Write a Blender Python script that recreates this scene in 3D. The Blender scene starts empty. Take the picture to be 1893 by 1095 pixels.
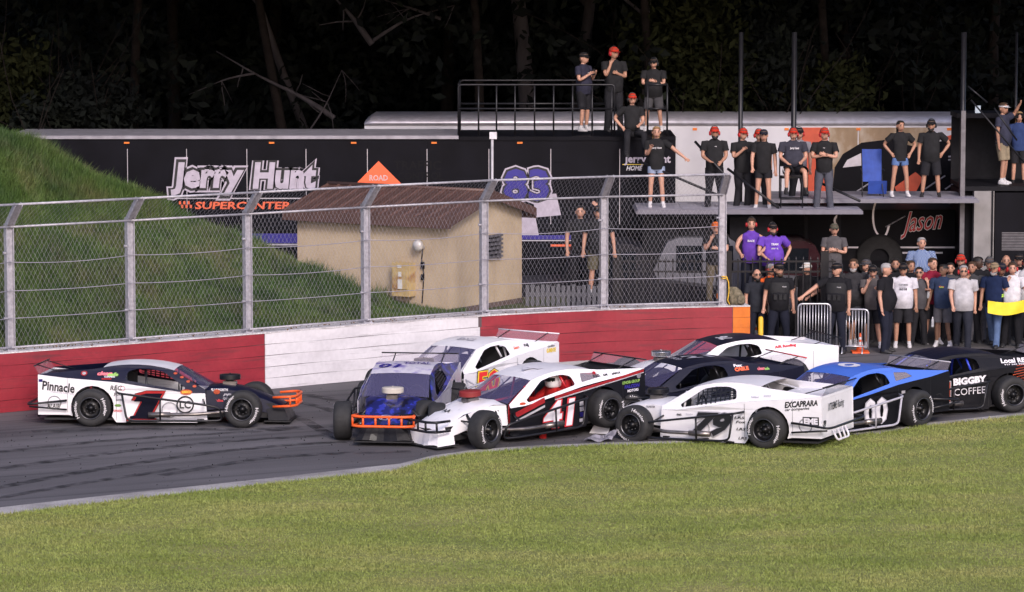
import bpy, bmesh, math, random
import numpy as np
from mathutils import Vector, Matrix, Euler, noise
from mathutils.geometry import tessellate_polygon
random.seed(7); rng = np.random.default_rng(7)
S = bpy.context.scene
C = S.collection
R = math.radians
# ------------------------------------------------------------------ camera
FPX, CX, CY, CAMH, PITCH = 6420.0, 946.5, 547.5, 9.0, 6.02
cd = bpy.data.cameras.new('camera'); cam = bpy.data.objects.new('camera', cd); C.objects.link(cam)
cam.location = (0, 0, CAMH); cam.rotation_euler = (R(90 - PITCH), 0, 0)
cd.lens = FPX / 1893 * 36; cd.sensor_width = 36; cd.clip_start = 1; cd.clip_end = 600
S.camera = cam
# ------------------------------------------------------------------ light
SUN_AZ, SUN_EL = 14.0, 33.0          # from the camera's right, behind it
w = bpy.data.worlds.new('World'); S.world = w; w.use_nodes = True
nt = w.node_tree; sky = nt.nodes.new('ShaderNodeTexSky'); sky.sky_type = 'NISHITA'; sky.sun_disc = False
sky.sun_elevation = R(SUN_EL); sky.sun_rotation = R(180 - SUN_AZ); sky.dust_density = 2.5
tint = nt.nodes.new('ShaderNodeMixRGB'); tint.blend_type = 'MULTIPLY'; tint.inputs[0].default_value = 1; tint.inputs[2].default_value = (1.0, .94, 1.05, 1); nt.links.new(sky.outputs[0], tint.inputs[1]); nt.links.new(tint.outputs[0], nt.nodes['Background'].inputs[0]); nt.nodes['Background'].inputs[1].default_value = 0.14
sl = bpy.data.lights.new('sun', 'SUN'); sl.energy = 1.3; sl.angle = R(14); sl.color = (1, .93, .88)
so = bpy.data.objects.new('sun', sl); C.objects.link(so)
sd = Vector((math.sin(R(SUN_AZ)) * math.cos(R(SUN_EL)), -math.cos(R(SUN_AZ)) * math.cos(R(SUN_EL)), math.sin(R(SUN_EL))))
so.rotation_euler = sd.to_track_quat('Z', 'Y').to_euler(); so.location = sd * 80
S.view_settings.view_transform = 'Standard'; S.view_settings.look = 'None'
S.view_settings.exposure = 0.60; S.view_settings.gamma = 1; S.view_settings.use_curve_mapping = False
S.cycles.max_bounces = 6; S.cycles.transparent_max_bounces = 16; S.cycles.use_denoising = True
# ------------------------------------------------------------------ pixel helpers (plan positions read off the photograph)
_cp, _sp = math.cos(R(PITCH)), math.sin(R(PITCH))
def ray(px, py):
    u, v = (px - CX) / FPX, (CY - py) / FPX
    return Vector((u, _cp + v * _sp, -_sp + v * _cp))
def G(px, py, z=0.0):
    d = ray(px, py); t = (z - CAMH) / d.z
    return Vector((d.x * t, d.y * t, z))
def P(px, py, Y):
    d = ray(px, py); t = Y / d.y
    return Vector((d.x * t, Y, CAMH + d.z * t))
def X(px, Y): return P(px, 500, Y).x
def Z(py, Y): return P(946, py, Y).z
# ------------------------------------------------------------------ materials
MATS = {}
def mat(name, col=(.5, .5, .5), rough=.5, metal=0.0, var=.12, scale=6.0, bump=0.0, bscale=40.0, coat=0.0, alpha=1.0, trans=0.0, spec=.5, col2=None, detail=4):
    if name in MATS: return MATS[name]
    m = bpy.data.materials.new(name); m.use_nodes = True; MATS[name] = m
    n = m.node_tree.nodes; l = m.node_tree.links; b = n['Principled BSDF']
    b.inputs['Roughness'].default_value = rough; b.inputs['Metallic'].default_value = metal
    b.inputs['Coat Weight'].default_value = coat; b.inputs['Alpha'].default_value = alpha
    b.inputs['Transmission Weight'].default_value = trans; b.inputs['Specular IOR Level'].default_value = spec
    tc = n.new('ShaderNodeTexCoord'); nz = n.new('ShaderNodeTexNoise'); nz.inputs['Scale'].default_value = scale; nz.inputs['Detail'].default_value = detail
    l.new(tc.outputs['Object'], nz.inputs['Vector'])
    rp = n.new('ShaderNodeValToRGB'); rp.color_ramp.elements[0].position = .3; rp.color_ramp.elements[1].position = .7
    c2 = col2 if col2 else tuple(min(1, c * (1 + var)) for c in col)
    c1 = col if col2 else tuple(c * (1 - var) for c in col)
    rp.color_ramp.elements[0].color = (*c1, 1); rp.color_ramp.elements[1].color = (*c2, 1)
    l.new(nz.outputs['Fac'], rp.inputs['Fac']); l.new(rp.outputs['Color'], b.inputs['Base Color'])
    if bump:
        n2 = n.new('ShaderNodeTexNoise'); n2.inputs['Scale'].default_value = bscale; n2.inputs['Detail'].default_value = 3
        l.new(tc.outputs['Object'], n2.inputs['Vector'])
        bp = n.new('ShaderNodeBump'); bp.inputs['Strength'].default_value = bump; bp.inputs['Distance'].default_value = .02
        l.new(n2.outputs['Fac'], bp.inputs['Height']); l.new(bp.outputs['Normal'], b.inputs['Normal'])
    return m
def paint(name, col, rough=.28):
    """car paint: coated, with rubber marks and dust"""
    if name in MATS: return MATS[name]
    m = mat(name, col, rough, 0, .04, 3, 0, 1, .25 if max(col) > .2 else .06, spec=.5 if max(col) > .2 else .2)
    n = m.node_tree.nodes; l = m.node_tree.links; b = n['Principled BSDF']
    tc = n.new('ShaderNodeTexCoord'); mp = n.new('ShaderNodeMapping'); mp.inputs['Scale'].default_value = (1.2, 4, 5)
    nz = n.new('ShaderNodeTexNoise'); nz.inputs['Scale'].default_value = 2.2; nz.inputs['Detail'].default_value = 8; nz.inputs['Roughness'].default_value = .65
    l.new(tc.outputs['Object'], mp.inputs['Vector']); l.new(mp.outputs['Vector'], nz.inputs['Vector'])
    rp = n.new('ShaderNodeValToRGB'); rp.color_ramp.elements[0].position = .60; rp.color_ramp.elements[1].position = .86
    rp.color_ramp.elements[0].color = (0, 0, 0, 1); rp.color_ramp.elements[1].color = (.55, .55, .55, 1)
    mx = n.new('ShaderNodeMixRGB'); mx.inputs['Color2'].default_value = tuple(c * .45 + .012 for c in col) + (1,)
    src = b.inputs['Base Color'].links[0].from_socket
    l.new(nz.outputs['Fac'], rp.inputs['Fac']); l.new(rp.outputs['Color'], mx.inputs['Fac']); l.new(src, mx.inputs['Color1']); l.new(mx.outputs['Color'], b.inputs['Base Color'])
    n4 = n.new('ShaderNodeTexNoise'); n4.inputs['Scale'].default_value = 3.2; n4.inputs['Detail'].default_value = 2; l.new(tc.outputs['Object'], n4.inputs['Vector']); bp = n.new('ShaderNodeBump'); bp.inputs['Strength'].default_value = .55; bp.inputs['Distance'].default_value = .03; l.new(n4.outputs['Fac'], bp.inputs['Height']); l.new(bp.outputs['Normal'], b.inputs['Normal'])
    r2 = n.new('ShaderNodeMapRange'); r2.inputs['To Min'].default_value = rough; r2.inputs['To Max'].default_value = rough + .3
    l.new(nz.outputs['Fac'], r2.inputs['Value']); l.new(r2.outputs['Result'], b.inputs['Roughness'])
    return m
# ------------------------------------------------------------------ mesh builder
class MB:
    def __init__(s): s.v = []; s.f = []; s.m = []; s.sm = []; s.cur = 0; s.smooth = False
    def add(s, vs, fs):
        o = len(s.v); s.v += [tuple(v) for v in vs]
        for f in fs: s.f.append(tuple(i + o for i in f)); s.m.append(s.cur); s.sm.append(s.smooth)
    def box(s, lo, hi, M=None):
        x0, y0, z0 = lo; x1, y1, z1 = hi
        vs = [Vector(p) for p in ((x0,y0,z0),(x1,y0,z0),(x1,y1,z0),(x0,y1,z0),(x0,y0,z1),(x1,y0,z1),(x1,y1,z1),(x0,y1,z1))]
        if M: vs = [M @ v for v in vs]
        s.add(vs, [(0,3,2,1),(4,5,6,7),(0,1,5,4),(1,2,6,5),(2,3,7,6),(3,0,4,7)])
    def cbox(s, c, d, M=None):
        s.box([c[i] - d[i] / 2 for i in range(3)], [c[i] + d[i] / 2 for i in range(3)], M)
    def tube(s, pts, r, n=6, cap=True, closed=False):
        pts = [Vector(p) for p in pts]; k = len(pts)
        rs = r if isinstance(r, (list, tuple)) else [r] * k
        t0 = (pts[1] - pts[0]).normalized(); a = Vector((0, 0, 1)) if abs(t0.z) < .9 else Vector((1, 0, 0))
        u = t0.cross(a).normalized(); vs = []; fs = []
        for i, p in enumerate(pts):
            if closed: t = pts[(i + 1) % k] - pts[i - 1]
            else: t = pts[min(i + 1, k - 1)] - pts[max(i - 1, 0)]
            t = t.normalized(); u = (u - t * u.dot(t))
            u = u.normalized() if u.length > 1e-6 else t.orthogonal().normalized()
            b = t.cross(u)
            for j in range(n):
                q = 2 * math.pi * j / n; vs.append(p + (u * math.cos(q) + b * math.sin(q)) * rs[i])
        for i in range(k if closed else k - 1):
            i2 = (i + 1) % k
            for j in range(n): fs.append((i*n+j, i*n+(j+1)%n, i2*n+(j+1)%n, i2*n+j))
        if cap and not closed: fs.append(tuple(range(n))[::-1]); fs.append(tuple((k-1)*n+j for j in range(n)))
        old = s.smooth; s.smooth = n > 4; s.add(vs, fs); s.smooth = old
    def lathe(s, prof, n=24, M=None, closed=False):
        """profile of (r, h); axis = local y"""
        vs = []; k = len(prof)
        for r, h in prof:
            for j in range(n):
                q = 2 * math.pi * j / n; v = Vector((r * math.cos(q), h, r * math.sin(q))); vs.append(M @ v if M else v)
        fs = []
        for i in range(k if closed else k - 1):
            i2 = (i + 1) % k
            for j in range(n): fs.append((i*n+j, i2*n+j, i2*n+(j+1)%n, i*n+(j+1)%n))
        s.add(vs, fs)
    def panel(s, loops, fn, t=.012):
        """filled outline (with holes) in (a,b), fn(a,b,off)->point, thickness t"""
        loops3 = [[Vector((a, b, 0)) for a, b in lp] for lp in loops]
        flat = [p for lp in loops3 for p in lp]; tr = tessellate_polygon(loops3); n = len(flat)
        vs = [fn(p.x, p.y, 0) for p in flat] + [fn(p.x, p.y, -t) for p in flat]
        fs = [tuple(q) for q in tr] + [tuple(i + n for i in q[::-1]) for q in tr]; o = 0
        for lp in loops3:
            k = len(lp)
            for i in range(k): j = (i + 1) % k; fs.append((o+i, o+j, o+j+n, o+i+n))
            o += k
        s.add(vs, fs)
    def grid(s, fn, nu, nv):
        vs = [fn(i / nu, j / nv) for i in range(nu + 1) for j in range(nv + 1)]
        s.add(vs, [(i*(nv+1)+j, (i+1)*(nv+1)+j, (i+1)*(nv+1)+j+1, i*(nv+1)+j+1) for i in range(nu) for j in range(nv)])
    def rings(s, rs, cap=True):
        n = len(rs[0]); vs = [p for r in rs for p in r]; fs = []
        for i in range(len(rs) - 1):
            for j in range(n): fs.append((i*n+j, i*n+(j+1)%n, (i+1)*n+(j+1)%n, (i+1)*n+j))
        if cap: fs.append(tuple(range(n))[::-1]); fs.append(tuple((len(rs)-1)*n+j for j in range(n)))
        s.add(vs, fs)
    def mesh(s, name, mats):
        me = bpy.data.meshes.new(name); me.from_pydata(s.v, [], s.f)
        for m in (mats if isinstance(mats, (list, tuple)) else [mats]): me.materials.append(m)
        me.polygons.foreach_set('material_index', s.m); me.polygons.foreach_set('use_smooth', s.sm); me.update()
        bm = bmesh.new(); bm.from_mesh(me); bmesh.ops.recalc_face_normals(bm, faces=bm.faces); bm.to_mesh(me); bm.free()
        return me
    def build(s, name, mats, parent=None): return link(name, s.mesh(name, mats), parent)
def link(name, me, parent=None, M=None):
    o = bpy.data.objects.new(name, me); C.objects.link(o)
    if parent: o.parent = parent
    if M is not None: o.matrix_local = M
    return o
def tag(o, label=None, cat=None, group=None, kind=None):
    if label: o['label'] = label
    if cat: o['category'] = cat
    if group: o['group'] = group
    if kind: o['kind'] = kind
    return o
def thing(name, label, cat, loc=(0, 0, 0), rz=0, group=None):
    o = link(name, None); o.location = loc; o.rotation_euler = (0, 0, rz); return tag(o, label, cat, group)
def solid(name, mats, parent, fn, **k):
    b = MB(); fn(b); return b.build(name, mats, parent)
def box_part(name, m, parent, lo, hi): b = MB(); b.box(lo, hi); return b.build(name, m, parent)
def fillet(pts, r=.06, k=4):
    pts = [Vector(p) for p in pts]; out = [pts[0]]
    for i in range(1, len(pts) - 1):
        a, b, c = pts[i-1], pts[i], pts[i+1]; q = min(r, (a-b).length * .45, (c-b).length * .45)
        p0 = b + (a-b).normalized() * q; p1 = b + (c-b).normalized() * q
        for j in range(k + 1): t = j / k; out.append(p0*(1-t)**2 + b*2*t*(1-t) + p1*t*t)
    out.append(pts[-1]); return out
_TX = {}
def text_geo(s, bold=0.0, shear=0.0):
    """flat letters of cap height ~0.7 centred on the origin: verts, faces, width"""
    key = (s, bold, shear)
    if key in _TX: return _TX[key]
    cu = bpy.data.curves.new('t', 'FONT'); cu.body = s; cu.offset = bold; cu.shear = shear; cu.resolution_u = 2; cu.fill_mode = 'FRONT'
    o = bpy.data.objects.new('t', cu); me = bpy.data.meshes.new_from_object(o)
    vs = [v.co.copy() for v in me.vertices]; fs = [tuple(p.vertices) for p in me.polygons]
    bpy.data.objects.remove(o); bpy.data.meshes.remove(me); bpy.data.curves.remove(cu)
    if vs:
        x0, x1 = min(v.x for v in vs), max(v.x for v in vs); y0, y1 = min(v.y for v in vs), max(v.y for v in vs)
        vs = [Vector((v.x - (x0+x1)/2, v.y - (y0+y1)/2, 0)) for v in vs]
        _TX[key] = (vs, fs, x1 - x0, y1 - y0)
    else: _TX[key] = ([], [], 1, 1)
    return _TX[key]
def lettering(name, s, m, parent, o, ex, ey, width=None, height=None, bold=0.0, shear=0.0, rot=0.0, fn=None):
    """word as flat geometry: o origin, ex along reading direction, ey up; width and/or height in metres"""
    vs, fs, tw, th = text_geo(s, bold, shear); sx = (width / tw) if width else None; sy = (height / th) if height else None
    sx = sx or sy; sy = sy or sx; ex, ey, o = Vector(ex), Vector(ey), Vector(o); c, q = math.cos(rot), math.sin(rot); b = MB()
    b.add([o + ex * (v.x*sx*c - v.y*sy*q) + ey * (v.x*sx*q + v.y*sy*c) for v in vs], fs)
    return b.build(name, m, parent)
# ================================================================== helpers for big masses
def np_mesh(name, V, n, mats, mi=None):
    """V: (k*n,3) verts, consecutive n-gons"""
    k = len(V) // n; me = bpy.data.meshes.new(name)
    me.vertices.add(len(V)); me.vertices.foreach_set('co', np.ascontiguousarray(V, dtype=np.float32).ravel())
    me.loops.add(len(V)); me.loops.foreach_set('vertex_index', np.arange(len(V), dtype=np.int32))
    me.polygons.add(k); me.polygons.foreach_set('loop_start', np.arange(0, k * n, n, dtype=np.int32)); me.polygons.foreach_set('loop_total', np.full(k, n, dtype=np.int32))
    for m in (mats if isinstance(mats, (list, tuple)) else [mats]): me.materials.append(m)
    if mi is not None: me.polygons.foreach_set('material_index', mi.astype(np.int32))
    me.update(calc_edges=True); return me
def unit(k): v = rng.normal(size=(k, 3)); return v / np.linalg.norm(v, axis=1)[:, None]
def leaf_cards(pts, size):
    """one folded leaf (4-gon, bent) for every point"""
    k = len(pts); a = unit(k); b = unit(k); b = np.cross(a, b); b /= np.linalg.norm(b, axis=1)[:, None] + 1e-9
    sz = size * (0.6 + .8 * rng.random(k))[:, None]
    V = np.empty((k, 4, 3)); V[:, 0] = pts - a * sz; V[:, 1] = pts + b * sz * .45; V[:, 2] = pts + a * sz; V[:, 3] = pts - b * sz * .45
    return V.reshape(-1, 3)
def blades(P3, h, wd, lean=.5):
    k = len(P3); q = rng.random(k) * 6.283; d = np.stack([np.cos(q), np.sin(q), np.zeros(k)], 1)
    hh = h * (.5 + rng.random(k))[:, None]; ln = rng.normal(size=(k, 3)) * lean; ln[:, 2] = 1
    V = np.empty((k, 3, 3)); V[:, 0] = P3 - d * wd; V[:, 1] = P3 + d * wd; V[:, 2] = P3 + ln * hh; return V.reshape(-1, 3)
def attr_mat(name, cols, rough=.7, scale=1.0, detail=6, stretch=(1, 1, 1), sub=None, trans=0.0):
    """colour from object-space noise through several stops; optional fine noise"""
    m = mat(name, cols[0], rough); n = m.node_tree.nodes; l = m.node_tree.links
    rp = [x for x in n if x.type == 'VALTORGB'][0]; nz = [x for x in n if x.type == 'TEX_NOISE'][0]; tc = [x for x in n if x.type == 'TEX_COORD'][0]
    mp = n.new('ShaderNodeMapping'); mp.inputs['Scale'].default_value = stretch; l.new(tc.outputs['Object'], mp.inputs['Vector']); l.new(mp.outputs['Vector'], nz.inputs['Vector'])
    nz.inputs['Scale'].default_value = scale; nz.inputs['Detail'].default_value = detail
    while len(rp.color_ramp.elements) < len(cols): rp.color_ramp.elements.new(.5)
    for i, c in enumerate(cols): e = rp.color_ramp.elements[i]; e.position = .3 + .4 * i / (len(cols) - 1); e.color = (*c, 1)
    if sub:
        n2 = n.new('ShaderNodeTexNoise'); n2.inputs['Scale'].default_value = sub[0]; n2.inputs['Detail'].default_value = 2; l.new(tc.outputs['Object'], n2.inputs['Vector'])
        mr = n.new('ShaderNodeMapRange'); mr.inputs['From Min'].default_value = .3; mr.inputs['From Max'].default_value = .7; mr.inputs['To Min'].default_value = 1 - sub[1]; mr.inputs['To Max'].default_value = 1 + sub[1]
        l.new(n2.outputs['Fac'], mr.inputs['Value']); vm = n.new('ShaderNodeVectorMath'); vm.operation = 'SCALE'
        l.new(rp.outputs['Color'], vm.inputs[0]); l.new(mr.outputs['Result'], vm.inputs['Scale']); l.new(vm.outputs['Vector'], n['Principled BSDF'].inputs['Base Color'])
    return m
def flat(name, pts, z, m, thick=.02):
    b = MB(); b.panel([[(p[0], p[1]) for p in pts]], lambda a, c, o: Vector((a, c, z + o)), thick); return tag(b.build(name, m), kind='structure')
def lerp_tab(tab, x):
    for (x0, y0), (x1, y1) in zip(tab, tab[1:]):
        if x <= x1: return y0 + (y1 - y0) * (x - x0) / (x1 - x0)
    return tab[-1][1]
# ================================================================== ground
m_dirt = attr_mat('pit_ground', [(.030, .029, .031), (.048, .046, .048), (.06, .056, .056)], .9, .35, 8, sub=(30, .25))
m_asph = attr_mat('track_asphalt', [(.062, .057, .062), (.092, .086, .091), (.135, .127, .133)], .82, .5, 7, (.22, 1.1, 1), sub=(60, .3))
def asphalt_marks(m):
    n = m.node_tree.nodes; l = m.node_tree.links; b = n['Principled BSDF']; src = b.inputs['Base Color'].links[0].from_socket
    tc = [x for x in n if x.type == 'TEX_COORD'][0]
    mp = n.new('ShaderNodeMapping'); mp0 = n.new('ShaderNodeMapping'); mp0.inputs['Rotation'].default_value = (0, 0, R(-27)); l.new(tc.outputs['Object'], mp0.inputs['Vector']); mp.inputs['Scale'].default_value = (.05, 2.2, 1)
    m1 = [x for x in n if x.type == 'MAPPING' and x not in (mp, mp0)][0]; l.new(mp0.outputs['Vector'], m1.inputs['Vector'])
    nz = n.new('ShaderNodeTexNoise'); nz.inputs['Scale'].default_value = 1.6; nz.inputs['Detail'].default_value = 5; nz.inputs['Roughness'].default_value = .7
    l.new(mp0.outputs['Vector'], mp.inputs['Vector']); l.new(mp.outputs['Vector'], nz.inputs['Vector'])
    rp = n.new('ShaderNodeValToRGB'); rp.color_ramp.elements[0].position = .50; rp.color_ramp.elements[1].position = .70
    rp.color_ramp.elements[0].color = (0, 0, 0, 1); rp.color_ramp.elements[1].color = (.75, .75, .75, 1)
    mx = n.new('ShaderNodeMixRGB'); mx.inputs['Color2'].default_value = (.018, .018, .021, 1)
    l.new(nz.outputs['Fac'], rp.inputs['Fac']); l.new(rp.outputs['Color'], mx.inputs['Fac']); l.new(src, mx.inputs['Color1']); l.new(mx.outputs['Color'], b.inputs['Base Color'])
    bp = n.new('ShaderNodeBump'); bp.inputs['Strength'].default_value = .35; bp.inputs['Distance'].default_value = .01
    n3 = n.new('ShaderNodeTexNoise'); n3.inputs['Scale'].default_value = 55; l.new(tc.outputs['Object'], n3.inputs['Vector']); l.new(n3.outputs['Fac'], bp.inputs['Height']); l.new(bp.outputs['Normal'], b.inputs['Normal'])
asphalt_marks(m_asph)
flat('ground', [(-150, 5), (150, 5), (150, 300), (-150, 300)], -.02, m_dirt, .05)
CURB_IN = [(-900, 1042), (-300, 985), (0, 955), (250, 925), (490, 899), (620, 886), (740, 873), (800, 853), (880, 841), (1000, 832), (1130, 826), (1400, 818), (1640, 803), (1720, 790), (1893, 771), (2300, 735)]
CURB_OUT = [(-900, 1024), (-300, 968), (0, 939), (250, 911), (490, 886), (640, 869), (740, 858), (800, 843), (880, 832), (1000, 824), (1130, 819), (1400, 812), (1640, 796), (1720, 782), (1893, 764), (2300, 729)]
gin = [G(*p) for p in CURB_IN]; gout = [G(*p) for p in CURB_OUT]
WT = [(-420, 688), (-150, 666.5), (0, 655), (120, 646), (250, 636), (370, 626.5), (490, 617), (590, 608.5), (690, 600.5), (790, 592.5), (888, 585.5), (1000, 579), (1130, 573.5), (1260, 569.5), (1387, 567)]
WTOP = 1.11
def wall_pt(px, off=0.0, z=0.0):
    """point on the wall's track face at photo column px, off metres to the outside"""
    p = G(px, lerp_tab(WT, px), WTOP); a = G(px - 60, lerp_tab(WT, max(px - 60, -420)), WTOP); c = G(min(px + 60, 1387), lerp_tab(WT, min(px + 60, 1387)), WTOP)
    t = (c - a).normalized(); n = Vector((-t.y, t.x, 0)); q = p + n * off; q.z = z; return q
def wall_n(px): return (wall_pt(px, 1) - wall_pt(px, 0))
wl = [wall_pt(x, .1) for x in range(-420, 1388, 60)]
trk = [(g.x, g.y) for g in gout] + [(40, 68), (40, 78), (wl[-1].x + .6, 75.6), (wl[-1].x, wl[-1].y)] + [(q.x, q.y) for q in wl[::-1][1:]] + [(-40, 50)]
flat('track', trk, .0, m_asph)
m_conc = attr_mat('concrete_edge', [(.20, .185, .18), (.33, .31, .30), (.42, .40, .385)], .85, 1.2, 8, sub=(40, .25))
flat('kerb_strip', [(g.x, g.y) for g in gin] + [(g.x, g.y) for g in gout[::-1]], .008, m_conc)
m_soil = attr_mat('turf', [(.11, .13, .025), (.16, .17, .045), (.21, .19, .07)], .95, .6, 8, sub=(25, .3))
infield_poly = [(g.x, g.y) for g in gin] + [(45, 20), (-45, 20)]
flat('infield_ground', infield_poly, .014, m_soil)
# mown infield grass
m_gr = attr_mat('mown_grass', [(.155, .205, .035), (.22, .265, .06), (.295, .295, .095)], .7, .7, 6, (.45, 1, 1), sub=(9, .25))
def in_infield(x, y):
    px = np.array([g.x for g in gin]); py = np.array([g.y for g in gin]); return y < np.interp(x, px, py) - .03
k = 640000; yy = 45.6 + rng.random(k) * 19; xx = (rng.random(k) * 2 - 1) * yy * .152
yed = np.interp(xx, [g.x for g in gin], [g.y for g in gin])
yy2 = yy + rng.normal(size=k) * .02; ok = (yy2 < yed + .05 * np.sin(xx * 7) * np.sin(xx * 2.3) + .03); pp = np.stack([xx, yy2, np.full(k, .012)], 1)[ok]
pat = np.array([noise.noise((p[0] * .55, p[1] * 1.3, 3)) for p in pp[::1]]) if False else np.sin(pp[:, 0] * 1.7 + 3 * np.sin(pp[:, 1] * .9)) * np.sin(pp[:, 1] * 2.1 + np.sin(pp[:, 0] * 1.1))
hgt = .024 + .010 * pat
V = blades(pp, 1.0, .0075, .5).reshape(-1, 3, 3); V[:, 2] = V[:, 0] * .5 + V[:, 1] * .5 + (V[:, 2] - (V[:, 0] + V[:, 1]) / 2) * hgt[:, None]
tag(link('infield_grass', np_mesh('infield_grass', V.reshape(-1, 3), 3, m_gr)), 'short mown green and straw coloured grass of the infield', 'grass', kind='stuff')
# taller tufts along the edge
k = 9000; t = rng.random(k) * (len(gin) - 1); i0 = t.astype(int); fr = t - i0; ga = np.array([[g.x, g.y] for g in gin]); e = ga[i0] * (1 - fr)[:, None] + ga[np.minimum(i0 + 1, len(gin) - 1)] * fr[:, None]
e = e + np.stack([rng.normal(size=k) * .05, -np.abs(rng.normal(size=k)) * .10 + .03], 1)
tag(link('edge_grass', np_mesh('edge_grass', blades(np.stack([e[:, 0], e[:, 1], np.full(k, .012)], 1), .055, .008, .5), 3, m_gr)), 'longer grass blades along the concrete kerb edge', 'grass', kind='stuff')
# ================================================================== wall
m_red = attr_mat('wall_red', [(.22, .014, .024), (.265, .018, .03), (.30, .025, .036)], .55, 1.4, 8, (1, 1, 2), sub=(14, .08))
m_white = attr_mat('wall_white', [(.56, .54, .57), (.64, .62, .65), (.68, .66, .69)], .6, 1.2, 8, (1, 1, 2), sub=(12, .05))
m_orange = attr_mat('wall_orange', [(.55, .13, .01), (.62, .16, .012), (.66, .18, .02)], .55, 1.5, 6, sub=(12, .06))
m_cap = attr_mat('wall_cap', [(.34, .32, .33), (.55, .53, .54), (.62, .60, .60)], .8, 2.2, 9, sub=(24, .25))
wall = thing('retaining_wall', 'low concrete retaining wall painted red, white and red round the turn', 'wall')
NC = 5
def scuffs(m, rot=0, lim=(.60, .74), fac=.6, col=(.03, .028, .03), sc=(.35, .35, 5.5)):
    n = m.node_tree.nodes; l = m.node_tree.links; b = n['Principled BSDF']; src = b.inputs['Base Color'].links[0].from_socket
    tc = [x for x in n if x.type == 'TEX_COORD'][0]; mp = n.new('ShaderNodeMapping'); mp.inputs['Scale'].default_value = sc; mp.inputs['Rotation'].default_value = (0, 0, rot)
    nz = n.new('ShaderNodeTexNoise'); nz.inputs['Scale'].default_value = 1.7; nz.inputs['Detail'].default_value = 7; nz.inputs['Roughness'].default_value = .7
    l.new(tc.outputs['Object'], mp.inputs['Vector']); l.new(mp.outputs['Vector'], nz.inputs['Vector']); rp = n.new('ShaderNodeValToRGB'); rp.color_ramp.elements[0].position = lim[0]; rp.color_ramp.elements[1].position = lim[1]; rp.color_ramp.elements[0].color = (0, 0, 0, 1); rp.color_ramp.elements[1].color = (fac, fac, fac, 1)
    mx = n.new('ShaderNodeMixRGB'); mx.inputs['Color2'].default_value = (*col, 1); l.new(nz.outputs['Fac'], rp.inputs['Fac']); l.new(rp.outputs['Color'], mx.inputs['Fac']); l.new(src, mx.inputs['Color1']); l.new(mx.outputs['Color'], b.inputs['Base Color'])
scuffs(m_red, fac=.6, lim=(.53, .72)); scuffs(m_white, fac=.5, lim=(.57, .78)); scuffs(m_gr, .2, (.50, .72), .45, (.24, .21, .07), (.30, .8, 1)); scuffs(m_gr, 1.2, (.54, .70), .45, (.08, .13, .018), (.5, 1.3, 1))
for si, (a, c, m, nm) in enumerate(((-420, 489.5, m_red, 'red'), (490.5, 887.5, m_white, 'white'), (888.5, 1354.5, m_red, 'red'), (1355.5, 1387, m_orange, 'orange'))):
    for r_ in range(NC):
        b = MB(); n = max(2, int((c - a) / 35)); z0 = .004 + r_ * (WTOP - .004) / NC + (.0035 if r_ else 0); z1 = .004 + (r_ + 1) * (WTOP - .004) / NC - .0035; rs = []
        for i in range(n + 1):
            px = a + (c - a) * i / n; o = -.004 * (r_ % 2) + .004 * math.sin(px * .05 + r_ * 2.1) + (.012 if i in (0, n) else 0)
            f0, f1 = wall_pt(px, o, z0), wall_pt(px, o, z1); k0, k1 = wall_pt(px, .06, z0), wall_pt(px, .06, z1)
            up = Vector((0, 0, .006 * math.sin(px * .033 + r_)))
            rs.append([f0 + up * (r_ > 0), f1 + up * (r_ < NC - 1), k1, k0])
        b.rings(rs); o = b.build('course', m, wall); 
        if nm == 'orange': o['label'] = 'orange painted end course'
b = MB(); rs = []
for i in range(61):
    px = -420 + (1386.5 + 420) * i / 60; rs.append([wall_pt(px, .02, -.02), wall_pt(px, .02, WTOP - .006), wall_pt(px, .34, WTOP - .006), wall_pt(px, .34, -.02)])
b.rings(rs); b.build('core', mat('wall_core', (.10, .07, .075), .9), wall)
b = MB(); rs = []
for i in range(61):
    px = -420 + (1386.8 + 420) * i / 60; w_ = .006 * math.sin(px * .09); rs.append([wall_pt(px, -.004 + w_, WTOP), wall_pt(px, -.004 + w_, WTOP + .022), wall_pt(px, .46 + w_, WTOP + .03), wall_pt(px, .46, WTOP)])
b.rings(rs); b.build('cap', m_cap, wall)
# leaf litter on the cap
pts = []
for i in range(260):
    px = random.uniform(-100, 1330); q = wall_pt(px, abs(random.gauss(.26, .1)), WTOP + .036); pts.append(q)
tag(link('leaf_litter', np_mesh('leaf_litter', leaf_cards(np.array(pts), .03), 4, [mat('dry_leaf', (.16, .09, .04), .9)])), 'dry leaves and grit lying along the wall top', 'leaf litter', kind='stuff')
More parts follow.
